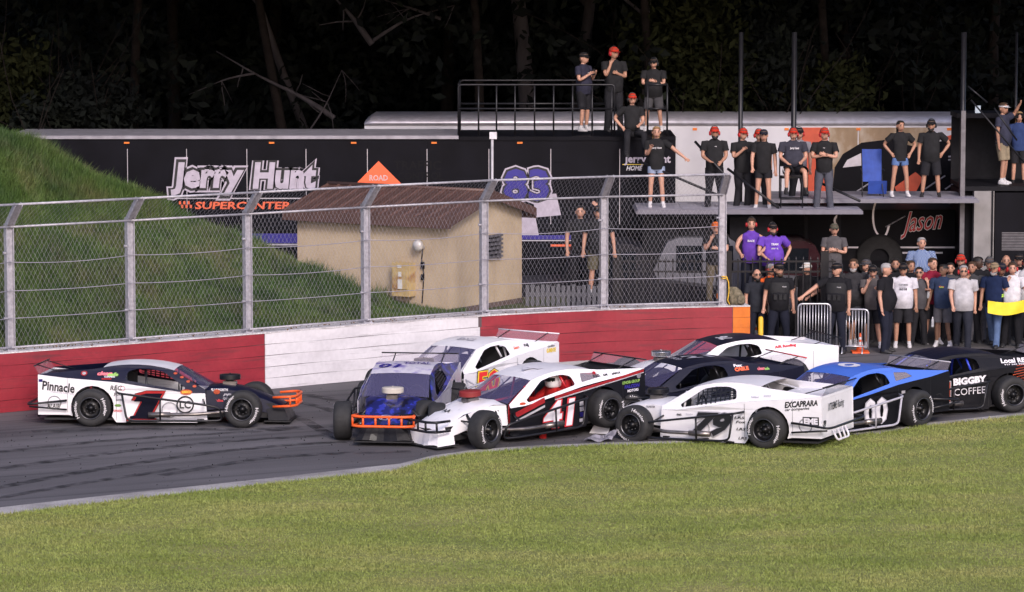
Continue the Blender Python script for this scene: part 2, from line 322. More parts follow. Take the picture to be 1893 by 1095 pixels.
# ================================================================== catch fence
m_galv = mat('galvanised_steel', (.40, .39, .43), .55, .25, .22, 14, .15, 60)
m_wire = mat('fence_wire', (.34, .33, .38), .5, .3, .1, 8)
fence = thing('catch_fence', 'galvanised chain link catch fence with angled posts on the wall', 'fence')
FP = [-196, 27, 250, 467, 685, 902, 1121, 1338]; PH = 2.40; ARM = .42
posts = []
for px in FP:
    base = wall_pt(px, .17, WTOP + .024); n = wall_n(px); n.z = 0; n.normalize(); t = Vector((n.y, -n.x, 0))
    M = Matrix((( t.x, -n.x, 0, base.x), (t.y, -n.y, 0, base.y), (0, 0, 1, base.z), (0, 0, 0, 1)))   # x along wall, y to the track
    b = MB()
    for s_ in (-1, 1): b.cbox((s_ * .07, 0, PH / 2), (.014, .12, PH), M)
    b.cbox((0, 0, PH / 2), (.126, .014, PH), M)
    po = b.build('post', m_galv, fence)
    b = MB(); b.cbox((0, 0, .012), (.2, .2, .022), M)
    for sx in (-1, 1):
        for sy in (-1, 1): b.tube([M @ Vector((sx*.075, sy*.075, .02)), M @ Vector((sx*.075, sy*.075, .05))], .012, 6)
    b.build('base_plate', m_galv, po)
    A = M @ Vector((0, 0, PH - .05)); T = M @ Vector((0, ARM, PH + ARM * .92)); b = MB(); d = (T - A).normalized(); up = d.cross(t).normalized()
    MA = Matrix(((t.x, d.x, up.x, A.x), (t.y, d.y, up.y, A.y), (t.z, d.z, up.z, A.z), (0, 0, 0, 1))); L = (T - A).length
    for s_ in (-1, 1): b.box((s_ * .07 - .007, -.02, -.05), (s_ * .07 + .007, L, .05), MA)
    b.box((-.063, 0, -.006), (.063, L, .006), MA); b.build('arm', m_galv, po)
    for hz in (.62, 1.85):
        b = MB(); b.tube([M @ Vector((-.12, .02, hz)), M @ Vector((-.03, .02, hz))], .02, 8); b.tube([M @ Vector((-.12, .02, hz)), M @ Vector((-.13, .02, hz))], .03, 8); b.build('bolt', m_galv, po)
    posts.append((M, T, M @ Vector((0, .06, PH - .06)), M @ Vector((0, .06, .07)), t))
for (M0, T0, A0, B0, t0), (M1, T1, A1, B1, t1) in zip(posts, posts[1:]):
    def sag(a, c, s_, k=8): return [a.lerp(c, i / k) - Vector((0, 0, s_ * 4 * (i / k) * (1 - i / k))) for i in range(k + 1)]
    b = MB(); b.tube([T0, T1], .024, 8); b.build('top_rail', m_galv, fence)
    b = MB(); b.tube([A0, A1], .022, 8); b.build('rail', m_galv, fence)
    b = MB(); b.tube([B0, B1], .02, 8); b.build('bottom_rail', m_galv, fence)
    for hz, sg in ((.62, .012), (1.14, .03), (1.68, .045)):
        b = MB(); b.tube(sag(M0 @ Vector((0, .07, hz)), M1 @ Vector((0, .07, hz)), sg + random.uniform(-.008, .012)), .0075, 5); b.build('cable', m_wire, fence)
    b = MB(); W = (A1 - A0).length; pu, pv = .092, .165
    def diag(c0, c1, d0, d1, H, W=W):
        sl = pu / pv
        for sgn in (1, -1):
            c = -H * sl if sgn > 0 else 0
            while c < (W if sgn > 0 else W + H * sl):
                v0 = max(0, -c / sl) if sgn > 0 else max(0, (c - W) / sl); v1 = min(H, (W - c) / sl) if sgn > 0 else min(H, c / sl)
                if v1 - v0 > .03:
                    k_ = 3; pl = []
                    for q in range(k_ + 1):
                        v = v0 + (v1 - v0) * q / k_; u = c + sgn * v * sl; f = u / W; g = v / H
                        p = c0.lerp(c1, f).lerp(d0.lerp(d1, f), g); p = p + t0.cross(Vector((0, 0, 1))) * (.012 * math.sin(u * 3 + v * 2.2) + sgn * .002); pl.append(p)
                    b.tube(pl, .0018, 3, False)
                c += pu
    diag(B0, B1, A0, A1, (A0 - B0).length); diag(A0, A1, T0, T1, (T0 - A0).length)
    tag(b.build('chain_link', m_wire, fence), kind='stuff')
# ================================================================== bank behind the wall
YR = 72.4
_sil = [(-700, 130), (-140, 182), (0, 254), (60, 280), (100, 303), (200, 350), (290, 384), (350, 411), (440, 453), (560, 498), (650, 540), (740, 572), (830, 580)]
hx = [P(a, r_, YR).x for a, r_ in _sil]; hz = [P(a, r_, YR).z for a, r_ in _sil]
wlx = [wall_pt(x, .40).x for x in range(-420, 1388, 40)]; wly = [wall_pt(x, .40).y for x in range(-420, 1388, 40)]
def bank_z(x, y):
    y0 = np.interp(x, wlx, wly); t = np.clip((y - y0) / np.maximum(YR - y0, 1.5), 0, 1); s_ = t * (1.35 - .35 * t)
    top = np.interp(x, hx, hz); z = 1.06 + (top - 1.06) * s_
    und = .10 * np.sin(x * 2.3 + y * .8) * np.sin(y * 1.7 - x * .6) * np.clip((top - 1.1), 0, 1)
    return z + und * np.minimum(t * 3, 1) - np.clip(y - YR - .6, 0, 3) * .55 * np.clip(top - 1, 0, 1)
m_bank = attr_mat('bank_soil', [(.025, .045, .010), (.045, .065, .018), (.12, .10, .055)], .95, .8, 8, sub=(20, .3))
b = MB(); nx, ny = 90, 40
def bankf(u, v):
    x = -16 + u * 17.2; y0 = float(np.interp(x, wlx, wly)); y = y0 + v * (76.4 - y0); return Vector((x, y, float(bank_z(x, y))))
b.smooth = True; b.grid(bankf, nx, ny); tag(b.build('bank', m_bank), kind='structure')
k = 190000; xx = -11 + rng.random(k) * 10; y0 = np.interp(xx, wlx, wly); yy = y0 + rng.random(k) * (74.2 - y0)
q = np.sin(xx * 1.3 + 1) * np.sin(yy * 1.9 + xx); bare = np.exp(-((xx + 4.2) ** 2 / 2.2 + (yy - 70.6) ** 2 / .5)); keep = rng.random(k) > bare * .85 + .08
xx, yy, q = xx[keep], yy[keep], q[keep]; pz = bank_z(xx, yy) - .01
ramp = np.clip((-4.0 - xx) / 5, .12, 1); hgt = (.075 + .16 * ramp) * (1 + .35 * q)
V = blades(np.stack([xx, yy, pz], 1), 1.0, .011, .42).reshape(-1, 3, 3); V[:, 2] = V[:, 0] * .5 + V[:, 1] * .5 + (V[:, 2] - (V[:, 0] + V[:, 1]) / 2) * hgt[:, None]
m_bg = attr_mat('bank_grass', [(.024, .060, .010), (.045, .095, .014), (.072, .12, .022), (.12, .12, .045)], .65, .9, 7, sub=(7, .3))
tag(link('bank_grass', np_mesh('bank_grass', V.reshape(-1, 3), 3, m_bg)), 'tall uncut green grass covering the bank behind the fence', 'grass', kind='stuff')
cx_ = rng.random(70) * 9.5 - 11; cy_ = np.where(rng.random(70) < .5, YR - .3 + rng.normal(size=70) * .35, np.interp(cx_, wlx, wly) + rng.random(70) * 7); k = 9000; ci = rng.integers(0, 70, k); xx = cx_[ci] + rng.normal(size=k) * .10; yy = cy_[ci] + rng.normal(size=k) * .10; ok = (xx < -2.2) & (yy > np.interp(xx, wlx, wly) + .05); xx, yy = xx[ok], yy[ok]
tag(link('bank_weeds', np_mesh('bank_weeds', blades(np.stack([xx, yy, bank_z(xx, yy) - .01], 1), .26, .010, .35), 3, m_bg)), 'taller weed clumps standing out of the grass bank', 'weeds', kind='stuff')
# ================================================================== shed on the bank
m_stucco = attr_mat('shed_stucco', [(.40, .315, .21), (.46, .365, .25), (.49, .395, .28)], .85, 1.6, 8, sub=(30, .08))
m_brown = mat('shed_roof_metal', (.105, .058, .048), .5, .15, .15, 3); m_dark = mat('dark_metal', (.010, .010, .013), .6, .1, .2, 10, spec=.15)
cnr = P(828, 548, 72.2); A_ = R(33); shed = thing('equipment_shed', 'small tan stucco shed with brown ribbed metal gable roof behind the fence', 'shed', (cnr.x, 72.2, 0), math.pi - A_)
# local x runs along the long wall away to the left, local -y ... to the gable side; z absolute
LX, LY, ZB, ZE, ZR = 3.9, 2.85, 1.0, Z(401, 72.2), Z(352, 74.2)
s_ = -1    # building body lies on local -y side
b = MB(); b.box((0, -LY, ZB), (LX, 0, ZE))
b.add([(0, 0, ZE), (0, -LY, ZE), (0, -LY / 2, ZR - .06), (LX, 0, ZE), (LX, -LY, ZE), (LX, -LY / 2, ZR - .06)], [(0, 1, 2), (5, 4, 3)]); b.build('wall', m_stucco, shed)
b = MB(); b.box((-.012, -LY - .01, ZB - .25), (LX + .01, .012, ZB + .10)); b.build('foundation', mat('foundation_concrete', (.12, .085, .075), .9, 0, .3, 5), shed)
roof = None; ov = .22
for sd_, nm in ((0, 'near'), (1, 'far')):
    y0, y1 = (ov, -LY / 2) if sd_ == 0 else (-LY - ov, -LY / 2)
    sl_ = (ZR - ZE) / (LY / 2); z0 = ZE - ov * sl_ + .03; z1 = ZR + .03; b = MB()
    b.add([(-ov, y0, z0), (LX + ov, y0, z0), (LX + ov, y1, z1), (-ov, y1, z1), (-ov, y0, z0 - .03), (LX + ov, y0, z0 - .03), (LX + ov, y1, z1 - .03), (-ov, y1, z1 - .03)], [(0,1,2,3),(7,6,5,4),(0,4,5,1),(1,5,6,2),(2,6,7,3),(3,7,4,0)])
    rp_ = b.build('roof', m_brown, shed)
    for i in range(15):
        x = -ov + .02 + i * (LX + 2 * ov - .04) / 14; b = MB(); a0 = Vector((x, y0, z0)); a1 = Vector((x, y1, z1))
        b.add([a0 + Vector((-.035, 0, 0)), a0 + Vector((-.014, 0, .035)), a0 + Vector((.014, 0, .035)), a0 + Vector((.035, 0, 0)), a1 + Vector((-.035, 0, 0)), a1 + Vector((-.014, 0, .035)), a1 + Vector((.014, 0, .035)), a1 + Vector((.035, 0, 0))], [(0,1,5,4),(1,2,6,5),(2,3,7,6),(0,3,2,1),(4,5,6,7)])
        b.build('rib', m_brown, rp_)
    b = MB(); b.box((-ov, y0 - (.02 if sd_ else 0), z0 - .20), (LX + ov, y0 + (0 if sd_ else .02), z0 + .012)); b.build('fascia', m_brown, shed)
    for xe in (-ov, LX + ov):
        b = MB(); dz = -.17; q0, q1 = Vector((xe, y0, z0 + .02)), Vector((xe, y1, z1 + .02)); ex = Vector((-.02 if xe < 0 else .02, 0, 0)); dn = Vector((0, 0, dz))
        b.add([q0, q1, q1 + dn, q0 + dn, q0 + ex, q1 + ex, q1 + ex + dn, q0 + ex + dn], [(0,1,2,3),(7,6,5,4),(0,4,5,1),(1,5,6,2),(2,6,7,3),(3,7,4,0)]); b.build('barge_board', m_brown, shed)
b = MB(); b.tube([(-ov, -LY/2, ZR + .05), (LX + ov, -LY/2, ZR + .05)], .05, 6); b.build('ridge_cap', m_brown, shed)
# louvre on the gable wall, box and lamp on the long wall
m_grey = mat('grey_metal', (.14, .135, .15), .5, .4, .2, 8); m_box = attr_mat('rusty_box', [(.42, .30, .12), (.50, .38, .18), (.28, .13, .05)], .6, 3, 6)
b = MB(); yc, zc = -LY * .57, 2.30
for dy in (-.27, .27): b.box((-.08, yc + dy - .03, zc - .27), (-.003, yc + dy + .03, zc + .27))
lf = b.build('vent_frame', m_grey, shed)
for i in range(6): box_part('louvre', m_grey, lf, (-.10, yc - .34, zc - .24 + i * .09), (-.02, yc + .34, zc - .195 + i * .09))
box_part('vent_backing', m_dark, shed, (-.012, yc - .24, zc - .24), (-.002, yc + .24, zc + .24))
x0 = 1.06; bx_ = box_part('utility_box', m_box, shed, (x0 - .24, .004, 1.34), (x0 + .2, .24, 2.04))
box_part('door_panel', m_box, bx_, (x0 - .20, .243, 1.50), (x0 + .16, .262, 1.90)); box_part('notice', mat('paper_white', (.6, .6, .58), .7), bx_, (x0 - .08, .264, 1.50), (x0 + .03, .27, 1.70)); box_part('notice', MATS['paper_white'], bx_, (x0 - .06, .264, 1.76), (x0 + .02, .27, 1.86)); box_part('notice', MATS['paper_white'], bx_, (x0 - .05, .246, 1.94), (x0 + .05, .25, 2.0))
b = MB(); b.smooth = True; xl = .62
b.tube([(xl, .0, 2.38), (xl, .09, 2.40)], .05, 8); b.lathe([(0, 0), (.11, .01), (.13, .08), (.09, .14), (0, .15)], 14, Matrix.Translation((xl + .05, .06, 2.42))); b.build('flood_lamp', mat('lamp_housing', (.55, .53, .5), .4, .2), shed)
b = MB(); b.tube(fillet([(xl, .02, 2.36), (xl + .03, .02, 2.1), (xl - .03, .02, 1.8), (xl + .02, .02, 1.2)], .05), .012, 5); b.cbox((xl, .03, 2.0), (.07, .05, .14)); b.cbox((xl, .03, 1.75), (.06, .05, .12)); b.build('conduit', m_dark, shed)
# ================================================================== orange warning sign, post with box
m_sign = mat('sign_orange', (.80, .13, .045), .5, 0, .05, 4)
sp = P(700, 330, 75.4); sg = thing('road_sign', 'orange diamond warning sign reading ROAD standing behind the shed roof', 'sign', (sp.x, 75.4, 0))
h_ = .56; zt = Z(298, 75.4); b = MB(); b.panel([[(0, zt), (h_, zt - h_), (0, zt - 2 * h_), (-h_, zt - h_)]], lambda a, c, o: Vector((a, o, c)), .01); b.build('panel', m_sign, sg)
b = MB(); b.cbox((0, .04, zt / 2 - .1), (.06, .05, zt - .4)); b.build('post', m_grey, sg); lettering('lettering', 'ROAD', mat('sign_print', (.50, .38, .38), .5), sg, (0, -.016, Z(329, 75.4)), (1, 0, 0), (0, 0, 1), width=.40, height=.125, bold=.02)
pp_ = P(910, 330, 75.2); ps = thing('marker_post', 'thin pale post topped with a small white box before the black trailer', 'post', (pp_.x, 75.2, 0)); zt = Z(246, 75.2)
b = MB(); b.tube([(0, 0, .5), (0, 0, zt - .1)], .03, 8); b.build('pole', mat('pale_post', (.45, .44, .47), .5, .2), ps); box_part('box', mat('white_plastic', (.62, .6, .64), .4), ps, (-.06, -.05, zt - .13), (.10, .05, zt + .02))

scuffs(m_stucco, 0, (.55, .75), .35, (.16, .11, .07), (2.2, 2.2, .5)); scuffs(m_bg, .3, (.52, .66), .6, (.11, .10, .05), (.5, .5, .5)); scuffs(m_bg, .9, (.54, .66), .6, (.012, .03, .008), (.7, .7, .7))
# tyre marks, rubber crumbs and the torn panel on the track
m_skid = mat('rubber_mark', (.012, .012, .014), .8, 0, .3, 3); n_ = m_skid.node_tree.nodes; l__ = m_skid.node_tree.links
tcx = n_.new('ShaderNodeTexCoord'); nzx = n_.new('ShaderNodeTexNoise'); nzx.inputs['Scale'].default_value = 3.5; nzx.inputs['Detail'].default_value = 8; l__.new(tcx.outputs['Object'], nzx.inputs['Vector']); mrx = n_.new('ShaderNodeMapRange'); mrx.inputs['From Min'].default_value = .35; mrx.inputs['From Max'].default_value = .75; mrx.inputs['To Max'].default_value = .75; l__.new(nzx.outputs['Fac'], mrx.inputs['Value']); l__.new(mrx.outputs['Result'], n_['Principled BSDF'].inputs['Alpha'])
b = MB(); zz = .004
for pts_ in ([(-20, 905), (180, 868), (380, 838), (540, 822), (640, 818)], [(-20, 870), (200, 838), (420, 816), (600, 806)], [(500, 760), (560, 775), (600, 800), (640, 815)], [(540, 742), (590, 752), (640, 770)], [(300, 880), (480, 848), (640, 838), (760, 836)], [(-20, 838), (240, 812), (450, 800), (620, 790)], [(560, 730), (620, 740), (680, 752)], [(-20, 925), (160, 893), (330, 868)], [(1560, 700), (1640, 690), (1720, 684)], [(60, 800), (170, 795), (300, 794), (470, 796), (560, 790)]):
    g_ = fillet([G(*p) for p in pts_], 1.2, 5); zz += .0012; vs_ = []; wd_ = random.uniform(.10, .16)
    for i in range(len(g_)):
        t_ = (g_[min(i + 1, len(g_) - 1)] - g_[max(i - 1, 0)]).normalized(); nn_ = Vector((-t_.y, t_.x, 0)) * wd_; vs_ += [g_[i] - nn_ + Vector((0, 0, zz)), g_[i] + nn_ + Vector((0, 0, zz))]
    b.add(vs_, [(2 * i, 2 * i + 2, 2 * i + 3, 2 * i + 1) for i in range(len(g_) - 1)])
tag(b.build('tyre_marks', m_skid), 'dark curved rubber marks left on the asphalt', 'tyre marks', kind='stuff')
pts = []
for i in range(900):
    q_ = G(random.uniform(0, 1700), random.choice((random.uniform(720, 790), random.uniform(790, 900), random.gauss(815, 20)))); pts.append((q_.x, q_.y, .012))
pts = np.array(pts); pts = pts[(pts[:, 1] > np.interp(pts[:, 0], [g.x for g in gout], [g.y for g in gout])) & (pts[:, 1] < np.interp(pts[:, 0], wlx, wly) - .6)]
tag(link('rubber_crumbs', np_mesh('rubber_crumbs', leaf_cards(pts, .016), 4, [mat('crumb', (.016, .016, .018), .9)])), 'small rubber crumbs and grit scattered on the track', 'debris', kind='stuff')
# ================================================================== transporters and decks in the pit
m_blk = mat('trailer_black', (.005, .005, .008), .55, 0, .3, 1.5, spec=.10); m_alu = mat('trailer_rail_aluminium', (.55, .53, .60), .38, .5, .15, 5); m_twh = attr_mat('trailer_white', [(.50, .49, .54), (.58, .57, .62), (.62, .61, .66)], .4, 1, 6)
m_tyre = mat('rubber', (.018, .018, .019), .75, 0, .25, 12, .2, 80); m_lbl = mat('print_lilac', (.42, .38, .46), .5); m_black = mat('print_black', (.012, .012, .015), .5); m_or = mat('print_orange', (.75, .13, .05), .5); m_blue = mat('print_blue', (.028, .022, .22), .4); m_pur = mat('print_purple', (.07, .05, .20), .4)
m_amber = mat('amber_lens', (.7, .18, .03), .3); m_redp = mat('print_red', (.55, .03, .04), .45); m_wht = mat('print_white', (.72, .70, .74), .5); m_yel = mat('print_yellow', (.75, .55, .08), .5)
Y1 = 78.0
x0, x1 = X(20, Y1), X(1248, Y1); ZT = Z(251, Y1)
t1 = thing('race_transporter', 'long black race transporter with pale blocky lettering behind the shed', 'trailer', ((x0 + x1) / 2, Y1, 0)); cx = (x0 + x1) / 2
L = lambda px: X(px, Y1) - cx
b = MB(); b.box((L(20), .012, .55), (L(1248), 2.6, ZT - .10)); b.build('body', m_blk, t1)
seams = [-20 + 0, 128, 238, 347, 458, 567, 680, 790, 904, 1018, 1145, 1248]
for a, c in zip(seams, seams[1:]): box_part('side_panel', m_blk, t1, (L(a) + .008, 0, .95), (L(c) - .008, .011, ZT - .13))
for a in seams[2:-1]: box_part('seam_trim', m_alu, t1, (L(a) - .007, .003, 2.4 + (.5 if a in (458, 567) else 0)), (L(a) + .007, .0115, ZT - .3))
box_part('roof_rail', mat('roof_rail_grey', (.30, .29, .33), .5, .3, .2, 4), t1, (L(20), -.03, ZT - .075), (L(848), 2.62, ZT)); box_part('roof_rail', m_blk, t1, (L(848) + .002, -.02, ZT - .11), (L(1248), 2.62, ZT - .02))
for a in (237, 504, 655, 803, 961): box_part('marker_lamp', m_amber, t1, (L(a) - .06, -.03, ZT - .18), (L(a) + .06, -.001, ZT - .14))
box_part('stripe', m_blue, t1, (L(430), -.006, Z(450, Y1)), (L(700), -.001, Z(432, Y1))); box_part('stripe', m_alu, t1, (L(430), -.006, Z(454, Y1)), (L(700), -.001, Z(451, Y1)))
box_part('stripe', m_blue, t1, (L(940), -.006, Z(443, Y1)), (L(1058), -.001, Z(435, Y1))); box_part('stripe', m_or, t1, (L(1018), -.006, Z(456, Y1)), (L(1058), -.001, Z(452, Y1))); box_part('stripe', m_alu, t1, (L(940), -.006, Z(446, Y1)), (L(1058), -.001, Z(444, Y1)))
def tri(name, pxs, m, par, Yp, cx_, off=.004):
    b = MB(); b.panel([[(X(a, Yp) - cx_, Z(r_, Yp)) for a, r_ in pxs]], lambda a, c, o: Vector((a, -off + o * .2, c)), .006); return b.build(name, m, par)
tri('graphic', [(983, 362), (1028, 358), (1037, 398), (992, 402)], m_lbl, t1, Y1, cx); tri('graphic', [(948, 402), (990, 403), (997, 440), (955, 440)], m_lbl, t1, Y1, cx)
# lettering: dark plate with pale outline, then the words
def plate(pts, m, off): return tri('logo_plate', pts, m, t1, Y1, cx, off)
pl = [(303, 358), (306, 335), (318, 332), (326, 298), (352, 294), (358, 304), (455, 306), (460, 292), (492, 290), (590, 292), (594, 318), (590, 350), (585, 358), (330, 362)]

def tlet(s, pxc, row, w_px, h_px, m, bold=.02, shear=0, off=.012, par=t1, Yp=Y1, cx_=None):
    return lettering('lettering', s, m, par, (X(pxc, Yp) - (cx if cx_ is None else cx_), -off, Z(row, Yp)), (1, 0, 0), (0, 0, 1), width=w_px * Yp / FPX, height=h_px * Yp / FPX, bold=bold, shear=shear)
for q_, (m_, bd_, off_) in enumerate(((m_lbl, .15, .005), (m_black, .105, .009), (m_lbl, .045, .013))):
    k_ = (1.12, 1.075, 1.0)[q_]; kv = (1.30, 1.18, 1.0)[q_]; tlet('Jerry', 385, 331, 136 * k_, 62 * kv, m_, bd_, .12, off_); tlet('Hunt', 527, 325, 118 * k_, 50 * kv, m_, bd_, .12, off_ + .0015)
box_part('stripe', m_alu, t1, (L(325), -.007, Z(368, Y1)), (L(585), -.002, Z(366, Y1)))
tlet('SUPERCENTER', 450, 380, 178, 14, m_or, .03, .1)
for i in range(3):
    for j in range(2): box_part('check', m_or, t1, (L(332 + (2 * i + j) * 4), -.006, Z(378 + j * 7, Y1)), (L(336 + (2 * i + j) * 4), -.001, Z(372 + j * 7, Y1)))
tlet('83', 973, 342, 98, 74, m_lbl, .09); tlet('83', 973, 342, 92, 68, m_black, .06, 0, .014); tlet('83', 973, 342, 84, 60, m_blue, .035, 0, .017)
tlet('TRAFFIC', 772, 306, 88, 17, mat('faint_print', (.008, .008, .010), .5, spec=.1), .02); tlet('CONTROL', 778, 326, 84, 15, MATS['faint_print'], .02)
tlet('Jerry Hunt', 1196, 296, 86, 20, m_lbl, .03); tlet('HOME', 1172, 311, 30, 9, m_wht, .02, .3); box_part('stripe', m_yel, t1, (L(1150), -.006, Z(305, Y1)), (L(1195), -.002, Z(303.6, Y1)))
box_part('hatch', m_blk, t1, (L(1019), -.012, Z(300, Y1)), (L(1044), -.001, Z(277, Y1)))
for sx in (L(150), L(185), L(1100)):
    b = MB(); b.smooth = True; b.lathe([(.2, .25), (.46, .25), (.5, .2), (.5, .05), (.46, 0), (.2, .0)], 20, Matrix.Translation((sx, .1, .5))); b.build('wheel', m_tyre, t1)
# roof deck rail
rail = thing('deck_railing', 'black tube railing round the viewing deck on the trailer roof', 'railing', (cx, Y1, ZT))
m_rail = mat('rail_black', (.016, .016, .02), .4, .3, .2, 8); zr = Z(157, Y1) - ZT
for px in (848, 885, 918, 952, 988, 1023, 1058, 1094, 1130): b = MB(); b.tube([(L(px), 0, 0), (L(px), 0, zr - .02)], .022, 6); b.build('baluster', m_rail, rail)
for yb in (0, 2.3):
    for z_ in (zr, zr * .53): b = MB(); b.tube(fillet([(L(848), yb, 0 if z_ == zr else z_), (L(848), yb, z_), (L(1135), yb, z_), (L(1135), yb, 0 if z_ == zr else z_)], .08), .025, 6); b.build('rail', m_rail, rail)
for px in (1196, 1232): b = MB(); b.tube([(L(px), 0, 0), (L(px), 0, zr)], .025, 6); b.build('baluster', m_rail, rail)
for z_ in (zr, zr * .53): b = MB(); b.tube([(L(1196), 0, z_), (L(1232), 0, z_), (L(1232), 2.3, z_)], .025, 6); b.build('rail', m_rail, rail)
for yb in (.76, 1.53, 2.3): b = MB(); b.tube([(L(848), yb, 0), (L(848), yb, zr)], .022, 6); b.build('baluster', m_rail, rail)
for z_ in (zr, zr * .53): b = MB(); b.tube([(L(848), 0, z_), (L(848), 2.3, z_)], .022, 6); b.build('rail', m_rail, rail)
# motor coach behind
Y2 = 82.0; x0, x1 = X(675, Y2), X(1776, Y2); c2 = (x0 + x1) / 2; ZT2 = Z(219, Y2)
t2 = thing('white_transporter', 'long white transporter with dirty tan panel and orange patch behind the decks', 'trailer', (c2, Y2, 0)); L2 = lambda px: X(px, Y2) - c2
b = MB(); b.box((L2(675), .012, .5), (L2(1776), 2.6, ZT2 - .16)); b.build('body', m_twh, t2)
b = MB(); b.smooth = True; rs = []
for xx_ in (L2(675), L2(690), L2(1776)):
    r_ = .06 if xx_ == L2(675) else .16; rs.append([Vector((xx_, y_, ZT2 - .16 + z_ * r_ / .16)) for y_, z_ in ((-.03, 0), (-.03, .09), (.05, .15), (.3, .2), (2.3, .2), (2.6, .1), (2.62, 0))])
b.rings(rs); b.build('roof_cap', m_alu, t2)
m_tan = attr_mat('dirty_panel', [(.20, .13, .075), (.26, .18, .11), (.42, .36, .30)], .6, 2.4, 9, (1, 1, .6))
for a, c, m in ((1250, 1362, m_twh), (1364, 1478, m_twh), (1480, 1528, mat('panel_orange', (.50, .07, .03), .45)), (1530, 1583, m_tan), (1585, 1722, m_tan), (1724, 1774, m_twh)): box_part('side_panel', m, t2, (L2(a), .0, Z(384, Y2)), (L2(c), .011, Z(236, Y2)))
for a in (1452, 1584, 1751, 1283): box_part('marker_lamp', m_amber, t2, (L2(a) - .05, -.014, Z(239, Y2) - .03), (L2(a) + .05, -.001, Z(239, Y2) + .03))
b = MB(); b.panel([[(L2(a), Z(r_, Y2)) for a, r_ in ((1535, 380), (1541, 310), (1556, 285), (1590, 264), (1640, 258), (1690, 272), (1776, 252), (1776, 384))]], lambda a, c, o: Vector((a, -.003 + o * .3, c)), .01); b.build('car_graphic', m_blk, t2)
b = MB(); b.panel([[(L2(a), Z(r_, Y2)) for a, r_ in ((1652, 346), (1690, 318), (1704, 330), (1690, 358), (1658, 360))]], lambda a, c, o: Vector((a, -.008 + o * .2, c)), .01); b.build('car_graphic', MATS['panel_orange'], t2)
b = MB(); b.panel([[(L2(a), Z(r_, Y2)) for a, r_ in ((1740, 254), (1776, 244), (1776, 252), (1740, 262))]], lambda a, c, o: Vector((a, -.009 + o * .2, c)), .01); b.build('stripe', MATS['panel_orange'], t2)
b = MB(); b.panel([[(L2(a), Z(r_, Y2)) for a, r_ in ((1556, 310), (1564, 296), (1596, 280), (1594, 306))]], lambda a, c, o: Vector((a, -.008 + o * .2, c)), .01); b.build('car_graphic', m_alu, t2)
for a, r0, a2, r2_ in ((1700, 355, 1745, 325), (1745, 350, 1775, 330), (1580, 356, 1604, 340), (1750, 290, 1774, 288), (1750, 296, 1774, 294)): b = MB(); b.tube([(L2(a), -.008, Z(r0, Y2)), (L2(a2), -.008, Z(r2_, Y2))], .018, 4); b.build('car_graphic', m_alu, t2)
# lower black transporter with red script
Y3 = 79.2; c3 = X(1600, Y3); L3 = lambda px: X(px, Y3) - c3
t3 = thing('black_transporter', 'black transporter side with red and white script lettering under the liftgate', 'trailer', (c3, Y3, 0))
b = MB(); b.box((L3(1250), .012, .45), (L3(1782), 2.4, Z(388, Y3))); b.build('body', m_blk, t3)
for a, c in ((1250, 1398), (1400, 1538), (1540, 1782)): box_part('side_panel', m_blk, t3, (L3(a), 0, Z(455, Y3)), (L3(c), .011, Z(389, Y3)))
box_part('trim', m_alu, t3, (L3(1540), -.02, Z(459, Y3)), (L3(1776), -.001, Z(456, Y3))); box_part('skirt', m_dark, t3, (L3(1540), -.005, Z(482, Y3)), (L3(1690), .011, Z(460, Y3)))
lettering('script_lettering', 'Jason', m_wht, t3, (L3(1702), -.006, Z(414, Y3)), (1, 0, 0), (0, 0, 1), width=82 * Y3 / FPX, height=50 * Y3 / FPX, bold=.03, shear=.55, rot=.10)
lettering('script_lettering', 'Jason', m_redp, t3, (L3(1702), -.010, Z(414, Y3)), (1, 0, 0), (0, 0, 1), width=80 * Y3 / FPX, height=48 * Y3 / FPX, bold=.005, shear=.55, rot=.10)
def arc_strip(cxp, ryp, rx, ry, a0, a1, wd, m):
    b = MB(); lp = [(L3(cxp + rx * math.cos(R(a))), Z(ryp + ry * math.sin(R(a)), Y3)) for a in np.linspace(a0, a1, 14)]; lq = [(L3(cxp + (rx - wd) * math.cos(R(a))), Z(ryp + (ry - wd) * math.sin(R(a)), Y3)) for a in np.linspace(a1, a0, 14)]
    b.panel([lp + lq], lambda a, c, o: Vector((a, -.004 + o * .2, c)), .01); b.build('wheel_graphic', m, t3)
arc_strip(1628, 405, 17, 38, 20, 88, 4, m_alu); arc_strip(1628, 400, 17, 38, 110, 250, 3.5, m_alu); arc_strip(1552, 408, 12, 12, 90, 280, 4, m_alu)
b = MB(); b.tube([(L3(1636), -.006, Z(420, Y3)), (L3(1672), -.006, Z(400, Y3))], .014, 4); b.build('wheel_graphic', m_alu, t3)
b = MB(); b.smooth = True; b.lathe([(.22, .28), (.5, .28), (.54, .2), (.54, .05), (.5, 0), (.22, .0)], 24, Matrix.Translation((L3(1625), -.1, .54 + Z(520, Y3)))); b.build('wheel', m_tyre, t3)
box_part('locker_frame', m_alu, t3, (L3(1660), -.03, Z(505, Y3)), (L3(1664), .0, Z(467, Y3))); box_part('locker_frame', m_alu, t3, (L3(1660), -.03, Z(469, Y3)), (L3(1742), .0, Z(466, Y3)))
